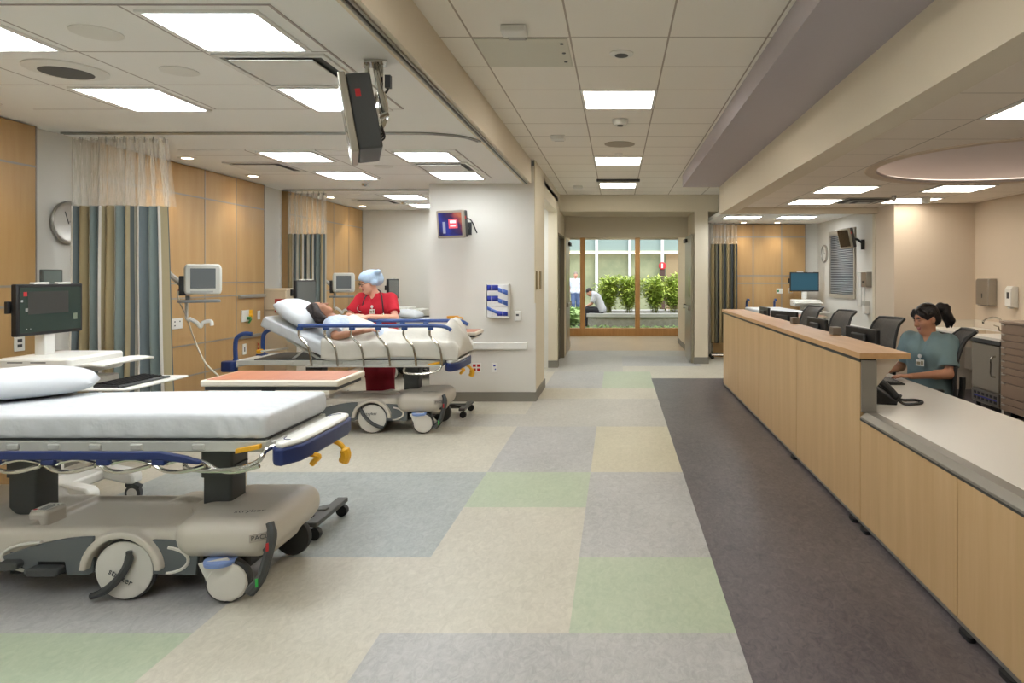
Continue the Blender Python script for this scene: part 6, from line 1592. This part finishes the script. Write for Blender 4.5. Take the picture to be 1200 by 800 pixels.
J = dict(pelvis=(mx + .12, my, .58), chest=(mx - .02, my, .93), neck=(mx - .15, my, 1.06), head=(mx - .26, my, 1.1), face=(-.75, -.1, -.65), up=(-.6, 0, .75), front=(-1, 0, -.3),
         sh=[(mx - .08, my - .19, 1.02), (mx - .08, my + .19, 1.02)], el=[(mx - .18, my - .22, .76), (mx - .18, my + .22, .76)], wr=[(mx - .38, my - .1, .66), (mx - .38, my + .1, .66)],
         hip=[(mx + .1, my - .09, .56), (mx + .1, my + .09, .56)], knee=[(mx - .34, my - .14, .58), (mx - .34, my + .14, .58)], ankle=[(mx - .36, my - .14, .1), (mx - .36, my + .14, .1)], toe=[(mx - .52, my - .15, .05), (mx - .52, my + .15, .05)],
         hand=[((-.8, .4, -.3), (-.3, -.3, .9), (0, 1, 0), .4), ((-.8, -.4, -.3), (-.3, .3, .9), (0, -1, 0), .4)])
def sh2(q):
    torso(q, J, .03, w=.085)
    for i in (0, 1): sleeve(q, J, i, .85, .078, .078)
    q.half((mx + .12, my, .5), (.3, 0, -1))
def pn2(q):
    for i in (0, 1): q.chain([J['hip'][i], J['knee'][i], J['ankle'][i]], [.1, .08, .065], k=.04)
    q.cap(J['hip'][0], J['hip'][1], .11, k=.04); q.half((0, 0, .08), (0, 0, -1))
t, B, P, org = person('person', 'man in a grey shirt sitting hunched on the planter rim outside, beside the bamboo', J, skin_d, [('shirt', M('grey white shirt', (190, 192, 198), .8), sh2), ('trousers', M('dark trousers', (40, 42, 50), .8), pn2)], dark_hair, h=.011)
q = Sdf(); q.ell(P(0, -.02, .045), (.082, .1, .088), R=B, k=.02); q.ell(P(0, .1, -.03), (.07, .07, .085), R=B, k=.01, op='s'); q.build('hair', dark_hair, t, h=.01, origin=org)
# ------------------------------------------------------------------ courtyard beyond the glass
b = MB(); b.box(-14, 16, 18.46, 46, -.1, -.02)
struct(b.build('ground', M('courtyard paving', (150, 146, 136), .85, noise=(4, (132, 128, 118)))))
# curved planter: concrete wall and rim
conc = M('pale concrete', (176, 172, 162), .8, noise=(9, (158, 154, 144)))
rim_m = M('light concrete rim', (196, 195, 190), .7)
front = [(-1.0, 21.2), (-.98, 20.75), (-.8, 20.5), (-.3, 20.38), (.5, 20.33), (1.4, 20.36), (2.6, 20.5), (4.2, 20.9), (5.4, 21.5)]
back = [(5.4, 23.2), (3, 22.9), (1, 22.8), (-.4, 22.6), (-.85, 22.1), (-.98, 21.6)]
loop = [V(p[0], p[1], 0) for p in front + back]
P = smooth_path(loop + [loop[0]], 5)[:-1]
def offset(P, d):
    out = []
    for i, p in enumerate(P):
        t_ = (P[(i + 1) % len(P)] - P[i - 1]).normalized(); out.append(p + V(-t_.y, t_.x, 0) * d)
    return out
t = thing('planter', 'long curved concrete planter with a pale rim outside the window', 'planter', (0, 0, 0))
def band(P, d0, d1, z0, z1):
    A, B_ = offset(P, d0), offset(P, d1); n = len(P); b = MB()
    vs = [p + V(0, 0, z0) for p in A] + [p + V(0, 0, z1) for p in A] + [p + V(0, 0, z1) for p in B_] + [p + V(0, 0, z0) for p in B_]
    fs = [(k * n + i, k * n + (i + 1) % n, ((k + 1) % 4) * n + (i + 1) % n, ((k + 1) % 4) * n + i) for k in range(4) for i in range(n)]
    return b.add(vs, fs)
band(P, 0, .3, -.05, .36).build('wall', conc, t); band(P, -.04, .36, .36, .47).build('rim', rim_m, t, bev=.01)
b = MB(); A = offset(P, .3); b.add([p + V(0, 0, .36) for p in A], [tuple(range(len(A)))]); b.build('soil', M('soil', (96, 74, 56), .95, noise=(20, (64, 48, 36))), t)
# low ground cover in front
leaf_mat = M('ground cover leaves', (160, 184, 120), .7, noise=(3, (124, 152, 88)))
rnd = random.Random(11)
def leaves(b, n, area, zr, size, up=.6):
    for _ in range(n):
        x, y = area(); z = rnd.uniform(*zr); a = rnd.uniform(0, 2 * PI); e = rnd.uniform(-.3, 1.0) * up
        d = V(math.cos(a) * math.cos(e), math.sin(a) * math.cos(e), math.sin(e)); s_ = V(-math.sin(a), math.cos(a), rnd.uniform(-.4, .4)).normalized()
        L_ = size * rnd.uniform(.6, 1.3); w_ = L_ * .2; p = V(x, y, z)
        b.add([p, p + d * L_ * .4 + s_ * w_, p + d * L_, p + d * L_ * .4 - s_ * w_], [(0, 1, 2, 3)])
b = MB(); leaves(b, 5200, lambda: (rnd.uniform(-2.6, 3.2), rnd.uniform(18.7, 20.25)), (0, .1), .13)
tag(b.build('ground_cover', leaf_mat, rec=False, smooth=0), 'low green ground cover between the window and the planter', 'ground cover', kind='stuff')
b = MB(); leaves(b, 2600, lambda: (rnd.uniform(-2.9, -1.2), rnd.uniform(21.5, 25.5)), (0, .4), .26)
tag(b.build('ground_cover', leaf_mat, rec=False, smooth=0), 'taller grassy ground cover left of the planter, by the walking man', 'ground cover', kind='stuff')
bam, bam2 = M('bamboo leaf', (192, 204, 100), .6, noise=(2.5, (150, 176, 72))), M('bamboo stem', (124, 132, 66), .6)
def bamboo(x, y, top, wid, label, seed):
    t = thing('bamboo_clump', label, 'bamboo', (x, y, .36), group='bamboo clumps in the planter'); r = random.Random(seed)
    s_ = MB(); b = MB()
    for k in range(34):
        a = r.uniform(0, 2 * PI); r0 = r.uniform(0, .16); lean = r.uniform(.1, 1) * wid * 1.15; hh = top * r.uniform(.62, 1.0)
        p0 = V(r0 * math.cos(a), r0 * math.sin(a), 0); p1 = V(lean * .45 * math.cos(a), lean * .45 * math.sin(a), hh * .55); p2 = V(lean * math.cos(a), lean * math.sin(a), hh)
        Q = smooth_path([p0, p1, p2], 5); s_.tube(Q, .006, 4)
        for _ in range(86):
            f = r.uniform(.3, 1) ** .8; p = Q[min(int(f * (len(Q) - 1)), len(Q) - 1)] + V(r.gauss(0, .06), r.gauss(0, .06), r.gauss(0, .04))
            aa = r.uniform(0, 2 * PI); e = r.uniform(-.7, .7); d = V(math.cos(aa) * math.cos(e), math.sin(aa) * math.cos(e), math.sin(e)); n_ = V(-math.sin(aa), math.cos(aa), r.uniform(-.5, .5)).normalized()
            L_ = r.uniform(.09, .2); w_ = L_ * .15
            b.add([p, p + d * L_ * .35 + n_ * w_, p + d * L_, p + d * L_ * .35 - n_ * w_], [(0, 1, 2, 3)])
    s_.build('stems', bam2, t, smooth=60); b.build('foliage', bam, t, rec=False, smooth=0)
for i, (x, y, h_, w_, n) in enumerate(((-.27, 21.3, 1.26, .42, 'leftmost in the planter, beside the sitting man'), (.38, 21.2, 1.22, .42, 'second from the sitting man, left of the window bar'), (1.18, 21.2, 1.25, .45, 'just right of the middle window bar'), (1.78, 21.4, 1.32, .42, 'at the right end of the window'), (2.5, 21.5, 1.3, .45, 'mostly hidden past the right window jamb'))):
    bamboo(x, y, h_, w_, 'leafy green bamboo clump %s' % n, 20 + i)
# building across the court
t = thing('office_building', 'glass fronted building with white mullions across the courtyard', 'building', (0, 32, 0))
b = MB(); b.box(-14, 16, .2, .5, -.05, 2.75); b.build('lower_wall', M('olive tinted glazing', (160, 164, 132), .22, noise=(.7, (132, 140, 112))), t)
b = MB(); b.box(-14, 16, .05, .5, 2.75, 6.5); b.build('upper_wall', M('teal grey spandrel', (132, 150, 146), .3), t)
b = MB(); b.box(-14, 16, -.15, .3, 2.68, 2.76); b.build('canopy', M('cream soffit', (222, 208, 176), .6), t, bev=.01)
b = MB(); b.box(-14, 16, -.05, .0, 2.655, 2.675); b.build('soffit_lamp', M('soffit lamp', (255, 255, 255), .5, emit=((255, 226, 180), 5)), t)
for x in (-3.75, -2.35, -.95, .6, 2.12, 3.6, 5.1):
    b = MB(); b.box(x - .06, x + .06, -.2, .1, 1.2 if x > 0 else .8, 6.5); b.build('mullion', M('white mullion', (226, 228, 230), .5), t)
b = MB(); b.box(2.3, 6, .15, .22, -.05, 2.6); b.build('side_panel', M('tan panel', (150, 132, 100), .5), t)
t = thing('round_sign', 'round red sign with a white mark on a dark post in front of the building', 'sign', (2.06, 31.0, 0))
b = MB(); b.box(-.12, .12, -.06, .06, -.03, 1.9); b.build('post', M('dark red brown post', (74, 52, 46), .6), t, bev=.02)
b = MB(); b.lathe([(.165, -.04), (.17, .02), (.155, .05), (.001, .06)], (0, -.05, 2.05), (0, -1, 0), n=24); d_ = b.build('disc', M('sign red', (190, 40, 48), .5), t)
b = MB(); b.box(-.05, .02, -.125, -.112, 1.95, 2.15); b.build('mark', white_plastic, d_)
sun = bpy.data.lights.new('daylight', 'SUN'); sun.energy = 4.0; sun.angle = .6; sun.color = (1, .96, .88)
o = bpy.data.objects.new('daylight', sun); COL.objects.link(o); o.rotation_euler = (math.radians(38), math.radians(14), 0)
